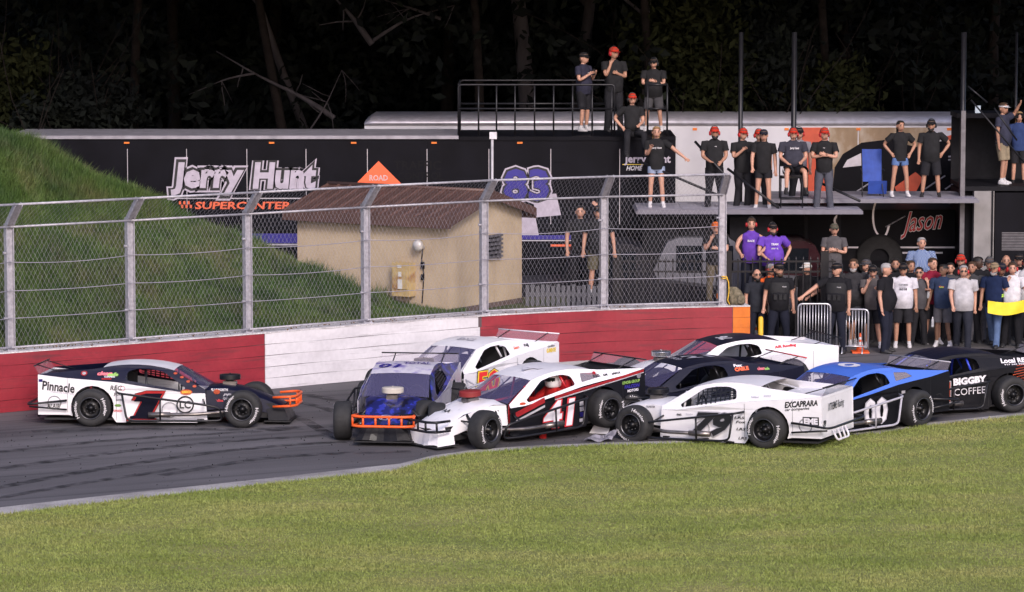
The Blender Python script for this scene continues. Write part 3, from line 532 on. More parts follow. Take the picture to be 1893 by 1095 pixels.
# liftgate decks
m_deck = attr_mat('deck_aluminium', [(.22, .21, .26), (.30, .29, .35), (.36, .35, .42)], .5, 2, 6); m_slate = mat('deck_blue_grey', (.17, .165, .20), .5, .2)
def deck(name, label, pxa, pxb, row, Y, dep, th, rail_px=None):
    z = Z(row, Y); c = X((pxa + pxb) / 2, Y); o = thing(name, label, 'platform', (c, Y, 0)); w_ = X(pxb, Y) - X(pxa, Y)
    n_ = max(2, int(w_ / .9))
    for i in range(n_): box_part('deck_panel', m_deck, o, (-w_/2 + w_*i/n_ + .006, 0, z - .03), (-w_/2 + w_*(i+1)/n_ - .006, dep, z))
    box_part('edge_beam', m_slate, o, (-w_/2, -.02, z - th), (w_/2, 0.0, z + .004))
    for s_ in (-1, 1): box_part('side_beam', m_slate, o, (s_ * w_/2 - .03, 0, z - th), (s_ * w_/2 + .03, dep, z - .032))
    return o, z, c, w_
Yd = 76.1
d1, zd1, cd1, wd1 = deck('liftgate_deck', 'grey aluminium liftgate deck carrying the seated man and cap wearers', 1178, 1592, 388, Yd, 2.2, .10)
d2, zd2, cd2, wd2 = deck('liftgate_deck', 'grey liftgate deck with blue folding chair and two bystanders', 1425, 1806, 368, 76.9, 2.3, .09)
for a0, r0, a1, r1 in ((1285, 262, 1345, 330), (1345, 312, 1440, 385), (1520, 340, 1590, 372), (1180, 298, 1330, 362)):
    b = MB(); p0, p1 = P(a0, r0, Yd + .9), P(a1, r1, Yd + .3); b.tube([p0 - Vector((cd1, Yd, 0)), p1 - Vector((cd1, Yd, 0))], .03, 6); b.build('strut', m_rail, d1)
for px in (1215, 1262, 1310, 1400, 1560): box_part('leg', m_dark, d1, (X(px, Yd) - cd1 - .04, 1.2, 0.0), (X(px, Yd) - cd1 + .04, 1.28, zd1 - .03))
for px in (1500, 1790): box_part('leg', m_dark, d2, (X(px, 76.9) - cd2 - .04, 1.5, 0.0), (X(px, 76.9) - cd2 + .04, 1.58, zd2 - .03))
# grey awning skirts under the deck
box_part('skirt', m_dark, d1, (X(1262, Yd) - cd1, .62, .9), (X(1345, Yd) - cd1, .66, zd1 - .2)); box_part('skirt', m_dark, d1, (X(1352, Yd) - cd1, .60, .9), (X(1432, Yd) - cd1, .64, zd1 - .2)); box_part('skirt', m_dark, d1, (X(1190, Yd) - cd1, .62, .3), (X(1258, Yd) - cd1, .66, zd1 - .2))
# right-hand open trailer
Y4 = 77.6; c4 = X(1850, Y4); L4 = lambda px: X(px, Y4) - c4; z4 = Z(345, Y4)
t4 = thing('open_trailer', 'dark open sided trailer with roof deck at the right edge', 'trailer', (c4, Y4, 0))
box_part('floor', m_dark, t4, (L4(1781), 0, z4 - .1), (L4(2050), 2.5, z4)); box_part('roof', m_blk, t4, (L4(1779), 1.2, Z(224, Y4)), (L4(2050), 2.5, Z(215, Y4))); box_part('back_wall', m_dark, t4, (L4(1781), 2.46, z4), (L4(2050), 2.5, Z(226, Y4)))
for px in (1777, ): box_part('corner_post', m_grey, t4, (L4(px) - .05, -.05, .4), (L4(px) + .05, .06, Z(205, Y4)))
box_part('pillar', mat('pillar_grey', (.22, .21, .21), .7, 0, .25, 2), t4, (L4(1799), -.02, .1), (L4(1836), .3, z4 - .102)); box_part('pillar_trim', m_dark, t4, (L4(1831), -.05, .1), (L4(1834), -.021, z4 - .102))
box_part('lower_body', m_blk, t4, (L4(1838), .0, .4), (L4(2050), 2.5, z4 - .14)); box_part('lower_body', m_blk, t4, (L4(1781), .302, .4), (L4(1837), 2.5, z4 - .14))
b = MB()
for i in range(12): b.box((L4(1851), -.012, Z(463, Y4) + i * .035), (L4(2000), -.001, Z(463, Y4) + i * .035 + .02))
tag(b.build('grille_slats', m_grey, t4), kind='stuff')
for a0, r0, a1, r1 in ((1790, 160, 1825, 190), (1795, 185, 1893, 300), (1838, 200, 1880, 260)): b = MB(); b.tube([P(a0, r0, Y4 - .1) - Vector((c4, Y4, 0)), P(a1, r1, Y4 - .1) - Vector((c4, Y4, 0))], .02, 5); b.build('brace', m_rail, t4)
box_part('water_bottle', mat('bottle_blue', (.45, .55, .65), .2), t4, (L4(1813), 1.3, Z(214.8, Y4)), (L4(1823), 1.38, Z(201, Y4)))
# tall dark light poles
for px, Y, wd, lab in ((1367, 79.4, .085, 'dark pole behind the red capped men on the deck'), (1465, 79.4, .10, 'thicker dark pole above the seated man on the deck'), (1776, 77.9, .10, 'dark pole at the corner of the open trailer'), (1873, 79.8, .05, 'thin dark pole behind the man in the white visor')):
    o = thing('light_pole', lab, 'pole', (X(px, Y), Y, 0)); b = MB(); b.tube([(0, 0, 0), (0, 0, Z(60, Y))], [wd * .72, wd * .6], 10); b.build('shaft', m_rail, o); b = MB(); b.cbox((0, 0, .03), (wd * 3, wd * 3, .06)); b.build('base', m_rail, o)
# ================================================================== picket fence, barriers, clutter
m_pick = mat('picket_black', (.012, .012, .016), .35, .3)
Yp = 74.6; zb = 0.0; zt = Z(480, Yp); pf = thing('picket_fence', 'black metal picket fence with pointed tops before the purple shirts', 'fence', (X(1440, Yp), Yp, 0)); cx_ = X(1440, Yp)
me = None
for i in range(30):
    px = 1150 + i * 13.4
    if me is None:
        b = MB(); b.cbox((0, 0, zt / 2), (.026, .026, zt)); b.add([(-.013, -.013, zt), (.013, -.013, zt), (.013, .013, zt), (-.013, .013, zt), (0, 0, zt + .07)], [(0,1,4),(1,2,4),(2,3,4),(3,0,4)]); b.tube([(0, 0, zt - .01), (0, 0, zt + .01)], .022, 6); me = b.mesh('picket', m_pick)
    link('picket', me, pf, Matrix.Translation((X(px, Yp) - cx_, 0, 0)))
for z_ in (.2, zt - .28, zt - .06): box_part('rail', m_pick, pf, (X(1142, Yp) - cx_, -.03, z_), (X(1545, Yp) - cx_, -.014, z_ + .04))
for px in (1524, 1345, 1140): box_part('post', m_pick, pf, (X(px, Yp) - cx_ - .085, -.09, 0), (X(px, Yp) - cx_ + .085, .08, zt + .18))
# low grey pickets beyond the wall
Yq = 73.9; lp = thing('low_picket_fence', 'low grey weathered picket fence right of the shed', 'fence', (X(1040, Yq), Yq, 0)); cq = X(1040, Yq); me = None
for i in range(15):
    if me is None: b = MB(); b.cbox((0, 0, .75), (.075, .02, 1.5)); me = b.mesh('picket', mat('weathered_grey', (.10, .10, .115), .8))
    link('picket', me, lp, Matrix.Translation((X(975 + i * 9.5, Yq) - cq, 0, -.06 + .02 * math.sin(i * 2.3))))
box_part('rail', MATS['weathered_grey'], lp, (X(972, Yq) - cq, .012, 1.2), (X(1112, Yq) - cq, .04, 1.28))
# maroon pickup and white utility vehicle behind the pickets
def car_hulk(name, label, col, px, row_top, Y, flip=1):
    """parked vehicle seen only in part: body with cab, windows, wheels and lamps"""
    zt = Z(row_top, Y); o = thing(name, label, 'truck', (X(px, Y), Y, 0)); m = paint(name + '_paint', col); k = zt / 1.8
    b = MB(); b.smooth = False; prof = [(-2.6, .5), (-2.6, 1.05), (-.95, 1.1), (-.7, 1.72), (-.55, 1.8), (.55, 1.8), (.8, 1.72), (1.15, 1.12), (2.5, .98), (2.65, .85), (2.65, .45)]
    b.rings([[Vector((x_ * flip, y_, z_ * k)) for x_, z_ in prof] for y_ in (0, .06, 1.7, 1.76)]); b.build('body', m, o)
    box_part('side_window', mat('dark_glass', (.01, .012, .016), .08, 0), o, (-.6, -.012, 1.18 * k), (-.02, -.002, 1.66 * k)); box_part('side_window', MATS['dark_glass'], o, (.06, -.012, 1.18 * k), (.66, -.002, 1.66 * k))
    for x_ in (-1.7, 1.7):
        b = MB(); b.smooth = True; b.lathe([(.15, .24), (.33, .24), (.38, .2), (.38, .04), (.33, 0), (.15, 0)], 20, Matrix.Translation((x_, -.04, .38))); b.build('wheel', m_tyre, o)
    box_part('lamp', m_amber, o, (2.5 * flip - .08, -.01, .8 * k), (2.5 * flip + .06, .1, .9 * k)); return o
car_hulk('maroon_pickup', 'maroon pickup truck half hidden behind the black picket fence', (.03, .005, .009), 1440, 446, 77.2)
car_hulk('white_utility_truck', 'white utility truck parked behind the picket fence near the wall end', (.13, .13, .15), 1300, 440, 76.4, -1)
car_hulk('dark_pickup', 'dark pickup seen through the chain link beneath the deck', (.014, .014, .02), 1120, 452, 75.7)
# raised pit bank the second row stands on
b = MB(); b.box((X(1000, 74.8), 74.7, -.01), (X(1900, 74.8), 77.4, .02)); tag(b.build('pit_pavement', m_dirt), kind='structure')
# steel crowd barriers
m_steel = mat('barrier_steel', (.50, .50, .54), .3, .7, .15, 12)
def barrier(name, label, pxa, pxb, row_top, Y, rz=0):
    o = thing(name, label, 'barrier', (X((pxa + pxb) / 2, Y), Y, 0), rz, 'steel crowd barriers'); w_ = X(pxb, Y) - X(pxa, Y); h = Z(row_top, Y)
    b = MB(); b.tube(fillet([(-w_/2, 0, .12), (-w_/2, 0, h), (w_/2, 0, h), (w_/2, 0, .12)], .1), .021, 8); b.tube([(-w_/2, 0, .16), (w_/2, 0, .16)], .018, 6); b.build('frame', m_steel, o); n_ = int(w_ / .062); me = None
    for i in range(1, n_):
        if me is None: b = MB(); b.tube([(0, 0, .16), (0, 0, h)], .010, 6); me = b.mesh('bar', m_steel)
        link('bar', me, o, Matrix.Translation((-w_/2 + w_ * i / n_, 0, 0)))
    for x_ in (-w_ * .32, w_ * .32): b = MB(); b.tube([(x_, -.22, .02), (x_, 0, .14), (x_, .22, .02)], .015, 6); b.build('foot', m_steel, o)
    return o
barrier('crowd_barrier', 'steel crowd barrier the man in the white cap leans on', 1476, 1536, 562, 73.3); barrier('crowd_barrier', 'steel crowd barrier behind the officer reaching out sideways', 1548, 1606, 572, 73.6, R(-8))
# cones
def cone(label, px, row, h):
    g_ = G(px, row); o = thing('traffic_cone', label, 'cone', g_, 0, 'traffic cones'); mo = mat('cone_orange', (.8, .11, .02), .5); mw = mat('cone_white', (.7, .68, .7), .5)
    rr = lambda z_: .14 - .115 * z_; Rg = lambda *zs: [(rr(z_) * h / .6, z_ * h) for z_ in zs]; b = MB(); b.smooth = True; M = Matrix.Rotation(R(90), 4, 'X'); b.lathe(Rg(.04, .4), 16, M); b.build('body', mo, o); b = MB(); b.smooth = True; b.lathe(Rg(.56, .68), 16, M); b.build('body', mo, o); b = MB(); b.smooth = True; b.lathe(Rg(.8, 1.0) + [(.003, h + .004)], 16, M); b.build('body', mo, o)
    b = MB(); b.smooth = True; b.lathe(Rg(.4, .56), 16, M); b.build('band', mw, o); b = MB(); b.smooth = True; b.lathe(Rg(.68, .8), 16, M); b.build('band', mw, o); box_part('foot', mo, o, (-.18, -.18, 0), (.18, .18, .035)); return o
cone('orange and white traffic cone at the end of the red wall', 1394, 636, .55); cone('orange cone at the feet of the man holding a cup', 1590, 652, .42)
# yellow bollard post and hose
o = thing('yellow_post', 'yellow steel post beside the traffic cone at the wall end', 'post', (X(1407, 73.0), 73.0, 0)); zt = Z(585, 73.0); b = MB(); b.smooth = True; b.lathe([(.055, 0), (.055, zt - .05), (.04, zt - .01), (0, zt)], 14, Matrix.Rotation(R(90), 4, 'X')); b.build('post', mat('safety_yellow', (.75, .45, .03), .5), o); box_part('base', MATS['safety_yellow'], o, (-.1, -.1, 0), (.1, .1, .02))
bp_ = wall_pt(1365, .22, WTOP + .03); m_camo = attr_mat('camo', [(.07, .065, .04), (.15, .125, .08), (.22, .19, .13)], .9, 14, 2)
o = thing('camo_backpack', 'camouflage backpack resting on the end of the wall', 'backpack', bp_)
b = MB(); b.smooth = True; b.rings([[Vector((math.cos(q) * rx + ox, math.sin(q) * ry, z_)) for q in np.linspace(0, 6.283, 15)[:-1]] for z_, rx, ry, ox in ((0, .17, .10, 0), (.05, .2, .13, 0), (.18, .19, .13, -.02), (.30, .15, .10, -.05), (.37, .08, .06, -.07))]); b.build('pack', m_camo, o)
b = MB(); b.smooth = True; b.rings([[Vector((math.cos(q) * rx + .10, math.sin(q) * .06 - .13, z_)) for q in np.linspace(0, 6.283, 11)[:-1]] for z_, rx in ((.03, .06), (.06, .09), (.16, .09), (.2, .05))]); b.build('pocket', m_camo, o)
b = MB(); b.tube(fillet([(-.12, -.1, .3), (-.14, -.17, .2), (-.1, -.13, .03)], .05), .016, 5); b.build('strap', m_camo, o)
o = thing('yellow_rope', 'yellow rope tied round the last fence post', 'rope', wall_pt(1341, .12, WTOP + .02)); b = MB(); b.tube([(.06 * math.cos(i * .9), .06 * math.sin(i * .9) - .02, .55 + .006 * i) for i in range(14)] + [(.09, -.05, .5), (.10, -.04, .3), (.07, -.05, .12), (.12, -.05, .02)], .011, 5); b.build('cord', MATS['safety_yellow'], o)
# blue folding chair and the tall chair on the decks
def fold_chair(px, row, Y):
    o = thing('folding_chair', 'blue camping chair folded upright on the deck', 'chair', P(px, row, Y)); mb = mat('chair_blue', (.02, .06, .32), .7, 0, .2, 5)
    b = MB(); b.grid(lambda u, v: Vector(((u - .5) * .44, .16 * v - .02 * math.sin(u * 3.14), .34 + v * .72)), 4, 5); b.build('backrest', mb, o)
    b = MB(); b.grid(lambda u, v: Vector(((u - .5) * .42 + .12, -.05 + .10 * (1 - v), .06 + v * .30)), 4, 3); b.build('seat', mb, o)
    for s_ in (-1, 1):
        b = MB(); b.tube([(s_ * .23, .17, 1.06), (s_ * .22, -.02, .3), (s_ * .24, -.2, 0)], .012, 6); b.build('leg', m_rail, o); b = MB(); b.tube([(s_ * .23, .05, .5), (s_ * .2, .25, 0)], .012, 6); b.build('leg', m_rail, o); b = MB(); b.tube([(s_ * .24, .1, .62), (s_ * .26, -.12, .6)], .014, 6); b.build('armrest', m_rail, o)
fold_chair(1612, 364, 77.7)
tc_ = P(1462, 388, 76.8); o = thing('tall_chair', 'tall black directors chair under the seated man', 'chair', tc_)
for sx in (-.24, .24):
    for sy in (-.2, .2): b = MB(); b.tube([(sx, sy, 0), (sx, sy, .78 if sy < 0 else 1.2)], .016, 6); b.build('leg', m_rail, o)
for z_ in (.25, .72): b = MB(); b.tube([(-.24, -.2, z_), (.24, -.2, z_), (.24, .2, z_), (-.24, .2, z_)], .014, 6, closed=True); b.build('stretcher', m_rail, o)
box_part('seat', m_black, o, (-.24, -.2, .72), (.24, .2, .75)); box_part('backrest', m_black, o, (-.24, .19, .95), (.24, .21, 1.2))
# ================================================================== woods
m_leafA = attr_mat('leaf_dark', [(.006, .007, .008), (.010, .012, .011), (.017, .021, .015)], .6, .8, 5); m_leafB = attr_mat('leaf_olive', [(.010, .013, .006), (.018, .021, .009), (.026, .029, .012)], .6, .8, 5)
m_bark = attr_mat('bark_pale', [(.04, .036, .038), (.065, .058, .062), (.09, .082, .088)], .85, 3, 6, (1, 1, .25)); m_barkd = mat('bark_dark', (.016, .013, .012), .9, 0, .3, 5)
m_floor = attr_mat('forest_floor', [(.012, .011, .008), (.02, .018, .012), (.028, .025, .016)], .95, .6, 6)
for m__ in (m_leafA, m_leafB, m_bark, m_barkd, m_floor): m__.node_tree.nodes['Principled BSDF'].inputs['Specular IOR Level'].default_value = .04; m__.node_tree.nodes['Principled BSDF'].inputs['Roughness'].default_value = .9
flat('forest_ground', [(-60, 83), (60, 83), (60, 180), (-60, 180)], -.012, m_floor, .004)
def limb(b, p, d, L_, r, depth, nseg=5):
    pts = [p]; rs = [r]
    for i in range(nseg):
        d = (d + Vector((random.gauss(0, .13), random.gauss(0, .13), random.gauss(.03, .1)))).normalized(); p = p + d * L_ / nseg; pts.append(p); rs.append(r * (1 - .8 * (i + 1) / nseg) + .006)
        if depth > 0 and i >= 1:
            for _ in range(1 + (random.random() < .4)):
                dd = (d + Vector((random.uniform(-1, 1), random.uniform(-1, 1), random.uniform(-.2, .7))) * .9).normalized(); limb(b, p, dd, L_ * random.uniform(.4, .65), rs[-1] * .62, depth - 1, 4)
    b.tube(pts, rs, 7 if r > .08 else 5)
def tree(label, x, y, h, r, lean=0, crown_z=7.5, crown_r=4.0, nl=6000, ls=.22, bark=None, group='trees of the wood', depth=2, leaf=None, off=0):
    o = thing('tree', label, 'tree', (x, y, 0), 0, group); b = MB(); pts = []; rs = []; p = Vector((0, 0, -.1)); d = Vector((lean, random.gauss(0, .03), 1)).normalized()
    for i in range(9):
        pts.append(p); rs.append(r * (1.25 if i == 0 else 1 - .085 * i)); p = p + d * h * .75 / 8; d = (d + Vector((random.gauss(0, .05), random.gauss(0, .05), .05))).normalized()
    b.tube(pts, rs, 10); top = pts[-1]
    for i in range(3, 9):
        q = pts[i]
        if q.z > crown_z - 1.5: limb(b, q, Vector((random.uniform(-1, 1), random.uniform(-1, 1), .55)).normalized(), crown_r * .8, rs[i] * .5, depth)
    b.build('trunk', bark or m_bark, o)
    zc = (crown_z + h) / 2; cl = unit(26) * rng.random(26)[:, None] ** .4 * np.array([crown_r, crown_r, (h - crown_z) / 2]) + np.array([pts[5].x, pts[5].y + off, zc])
    pk = cl[rng.integers(0, 26, nl)] + rng.normal(size=(nl, 3)) * crown_r * .24
    pk = pk[pk[:, 2] > crown_z - 1.5 + .5 * np.sin(pk[:, 0] * 2)]
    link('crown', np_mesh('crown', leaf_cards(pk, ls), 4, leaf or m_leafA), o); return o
vis = [(985, 89, .30, -.06, 'tall pale trunked tree behind the left of the roof deck'), (1032, 91, .22, .05, 'pale trunked tree right beside the forked pale trunk'), (1168, 87, .15, .05, 'slender pale tree behind the man in the red cap on the roof deck'), (655, 90, .14, -.30, 'pale leaning tree above the orange road sign'), (130, 95, .2, .03, 'dark trunked tree far behind the grass bank'), (330, 93, .22, -.02, 'dark trunked tree behind the left end of the black transporter'), (500, 96, .25, .02, 'dark trunked tree behind the lettered trailer'), (820, 95, .24, 0, 'dark trunked tree behind the left end of the roof railing'), (1330, 94, .26, .03, 'dark trunked tree behind the white transporter'), (1560, 93, .24, -.03, 'dark trunked tree above the tan trailer panel'), (1700, 96, .25, .02, 'dark trunked tree above the bystanders in black'), (1830, 92, .2, 0, 'dark trunked tree at the far right')]
for i, (px, Y, r, ln, lab) in enumerate(vis): tree(lab, X(px, Y), Y, random.uniform(17, 22), r, ln, 8.0, 4.4, 6000, .24, m_bark if i < 4 else m_barkd)
# trees added for shade: unseen crowns of the front row overhang the pit road
for i, x in enumerate((-14, -9.5, -5.2, -.6, 3.6, 8, 12.5)):
    tree(('dark trunked shade tree added just behind the far left of the transporter', 'dark trunked shade tree added behind the bank side of the transporter', 'dark trunked shade tree added behind the logo on the transporter', 'dark trunked shade tree added behind the roof deck', 'dark trunked shade tree added right of the roof deck', 'dark trunked shade tree added behind the black clad couple', 'dark trunked shade tree added beyond the open trailer')[i], x, 85.3 + (i % 2) * .8, 19, .16, 0, 10.0, 6.8, 13000, .45, m_barkd, 'trees of the wood', 1, None, -4.6)
# fallen pale branches and dead limbs
def branch(label, pts, r, twigs=3):
    o = thing('dead_branch', label, 'branch', P(*pts[0]), 0, 'dead branches'); base = P(*pts[0]); b = MB(); q = [P(*p) - base for p in pts]; q2 = fillet(q, .5, 4); b.tube(q2, [r * (1 - .75 * i / (len(q2) - 1)) for i in range(len(q2))], 6)
    for _ in range(twigs):
        i = random.randrange(len(q2) // 3, len(q2)); limb(b, q2[i], Vector((random.uniform(-1, .3), random.gauss(0, .3), random.uniform(-.8, .5))).normalized(), random.uniform(.4, 1.0), r * .22, 0, 4)
    b.build('limb', m_bark, o)
branch('long pale dead branch sloping above the black transporter', [(618, 218, 85.0), (560, 180, 85.3), (480, 142, 85.6), (400, 95, 86.0)], .07, 2); branch('thin pale branch curving down to the left over the transporter', [(470, 136, 85.5), (420, 145, 85.6), (350, 175, 85.8)], .035, 2)
branch('pale dead limb crossing high above the road sign', [(688, 82, 86.0), (650, 30, 86.2), (615, -8, 86.4)], .085, 3); branch('pale limb slanting up right from the crossing', [(690, 75, 86.0), (750, 35, 86.2), (840, 10, 86.5)], .05, 3); branch('pale limb entering from the top above the deck rail', [(815, 35, 87.0), (760, 15, 87.2), (690, -5, 87.5)], .05, 2); branch('cluster of thin dead twigs left of the deck', [(570, 245, 85.0), (600, 200, 85.0), (632, 130, 85.4)], .03, 8)
# understorey and the depth of the wood, one mass
k = 90000; pk = np.stack([(rng.random(k) * 2 - 1) * 17, 84.5 + rng.random(k) ** .8 * 16, rng.random(k) * 9.5], 1)
dn = np.sin(pk[:, 0] * 1.1 + 2 * np.sin(pk[:, 1] * .5)) + np.sin(pk[:, 2] * 1.3 + pk[:, 0] * .6) + .5 * np.sin(pk[:, 0] * 3.1 + pk[:, 2] * 2.7); lim = np.where(pk[:, 1] > 93, -1.2, .35); pk = pk[dn > lim]
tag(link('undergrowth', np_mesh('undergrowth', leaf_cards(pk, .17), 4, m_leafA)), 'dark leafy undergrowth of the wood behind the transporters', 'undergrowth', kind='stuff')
def bush(label, px, row, Y, r, n=2600, leaf=None):
    c = P(px, row, Y); o = thing('bush', label, 'bush', (c.x, Y, 0), 0, 'bushes at the edge of the wood'); b = MB()
    for i in range(5): limb(b, Vector((random.gauss(0, .1), random.gauss(0, .1), 0)), Vector((random.gauss(0, .3), random.gauss(0, .3), 1)).normalized(), max(1.2, c.z), .05, 1)
    b.build('stems', m_barkd, o); cl = unit(9) * rng.random(9)[:, None] ** .5 * r + np.array([0, 0, c.z]); pk = cl[rng.integers(0, 9, n)] + rng.normal(size=(n, 3)) * r * .3
    link('foliage', np_mesh('foliage', leaf_cards(pk, .11), 4, leaf or m_leafB), o)
bush('olive green bush at the upper left above the grass bank', 25, 165, 83.5, 1.0, 2600); bush('low dark green bush behind the top of the bank', 110, 228, 82.8, .9, 2400, m_leafA); bush('bush left of the first dead branch', 175, 215, 83.6, .9, 2000, m_leafA); bush('leafy bush behind the tan trailer panel', 1545, 190, 85.4, 1.0, 2600, m_leafB); bush('leafy bush between the two tall dark poles', 1430, 170, 85.8, 1.5, 4200, m_leafA); bush('leafy bush right of the roof deck', 1300, 100, 86.0, 1.6, 4200, m_leafB)
# far backdrop of the wood
k = 110000; pk = np.stack([(rng.random(k) * 2 - 1) * 18, 100 + rng.random(k) * 3, rng.random(k) * 9.5], 1)
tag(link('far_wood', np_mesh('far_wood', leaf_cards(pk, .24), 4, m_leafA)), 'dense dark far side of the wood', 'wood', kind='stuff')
# ================================================================== open wheel modified stock cars
m_cage_b = mat('tube_black', (.015, .015, .018), .35, .3); m_rim = mat('wheel_black', (.012, .012, .014), .35, .5); m_rimlip = mat('wheel_lip', (.10, .10, .11), .3, .8); m_chrome = mat('bright_steel', (.5, .5, .52), .25, .9)
m_sidel = mat('tyre_letters', (.62, .60, .62), .7); m_int = mat('cockpit_dark', (.012, .012, .014), .7); m_exh = mat('exhaust_steel', (.22, .20, .19), .35, .8, .3, 8); m_glassn = 'x'
def glass(name, tint, a):
    m = mat(name, tint, .06, 0, .02, 1, alpha=a, spec=.5); return m
m_wind = glass('windscreen', (.16, .15, .30), .38); m_plexi = glass('clear_plastic', (.45, .40, .46), .28)
m_seam = mat('panel_seam', (.05, .05, .055), .6); m_scuff = glass('rubber_scuff', (.03, .03, .03), .35); m_scuff.node_tree.nodes['Principled BSDF'].inputs['Roughness'].default_value = .9
TR = .342
def tyre_mesh(w, nm):
    b = MB(); b.smooth = True; h = w / 2
    b.lathe([(.195, -h + .015), (.235, -h - .004), (.285, -h), (.318, -h + .018), (.337, -h + .05), (TR, -h + .1), (TR, h - .1), (.337, h - .05), (.318, h - .018), (.285, h), (.235, h + .004), (.195, h - .015)], 36); return b.mesh(nm, m_tyre)
def rim_mesh(w, nm):
    h = w / 2; b = MB(); b.smooth = True; b.cur = 1; b.lathe([(.198, h - .012), (.205, h + .006), (.192, h + .008), (.185, h - .02)], 30); b.cur = 0; b.lathe([(.185, h - .02), (.175, h - .10), (.12, h - .13), (.07, h - .10), (.05, h - .09), (.045, h - .03), (0, h - .025)], 30); b.lathe([(.19, -h), (.17, h - .11)], 24)
    b.smooth = False
    for i in range(8):
        q = i * math.pi / 4; b.cur = 1; b.tube([(.085 * math.cos(q), h - .10, .085 * math.sin(q)), (.085 * math.cos(q), h - .075, .085 * math.sin(q))], .012, 6); b.cur = 0; b.cbox((.148 * math.cos(q), h - .105, .148 * math.sin(q)), (.03, .04, .03))
    return b.mesh(nm, [m_rim, m_rimlip])
def tyre_text(w, nm, which):
    vs, fs, tw, th = text_geo('Hoosier', .02, .15); sc = .058 / th; b = MB(); h = w / 2 + .0065
    if True:
        base = which; pts = []
        for v in vs: r = .282 + v.y * sc; ph = v.x * sc * 1.28 / .282 + base; pts.append((-r * math.sin(ph), h - (.0 if r < .285 else (r - .285) * .42), r * math.cos(ph)))
        b.add(pts, fs)
    return b.mesh(nm, m_sidel)
WM = {k_: (tyre_mesh(w_, 'tyre'), rim_mesh(w_, 'rim'), tyre_text(w_, 'sidewall_lettering', .55), tyre_text(w_, 'sidewall_lettering', .55 + math.pi)) for k_, w_ in (('f', .31), ('r', .37))}
W_ = .78
def up_y(z, x): return W_ - .004 - max(0, z - belt(x)) * .52
def belt(x): return lerp_tab([(-1.1, .93), (.45, .80), (1.75, .61), (2.2, .6)], x)
ROOFP = [(.18, 1.11), (.35, 1.145), (.7, 1.175), (1.05, 1.15), (1.30, 1.10), (1.47, 1.045)]
_pf = np.polyfit([q[0] for q in ROOFP], [q[1] for q in ROOFP], 4); ROOFP = [(float(x), float(np.polyval(_pf, x))) for x in np.linspace(.18, 1.47, 12)]
def round_loop(lp, r=.05):
    out = []; n = len(lp)
    for i in range(n):
        a, b_, c_ = (Vector((*lp[(i + k_) % n], 0)) for k_ in (-1, 0, 1)); q = min(r, (a - b_).length * .45, (c_ - b_).length * .45); p0 = b_ + (a - b_).normalized() * q; p1 = b_ + (c_ - b_).normalized() * q
        for j in range(4): t = j / 3; v = p0 * (1 - t) ** 2 + b_ * 2 * t * (1 - t) + p1 * t * t; out.append((v.x, v.y))
    return out
TOPL = [(-1.0, .965), (-.5, 1.02), (.0, 1.075)] + ROOFP[:1] + ROOFP[1:] + [(2.06, .665)]
one_poly = [(0, 0), (.74, 0), (.74, .11), (.62, .14), (.97, 1.0), (.50, 1.0), (.22, .90), (.12, .68), (.36, .68), (.15, .14), (0, .11)]
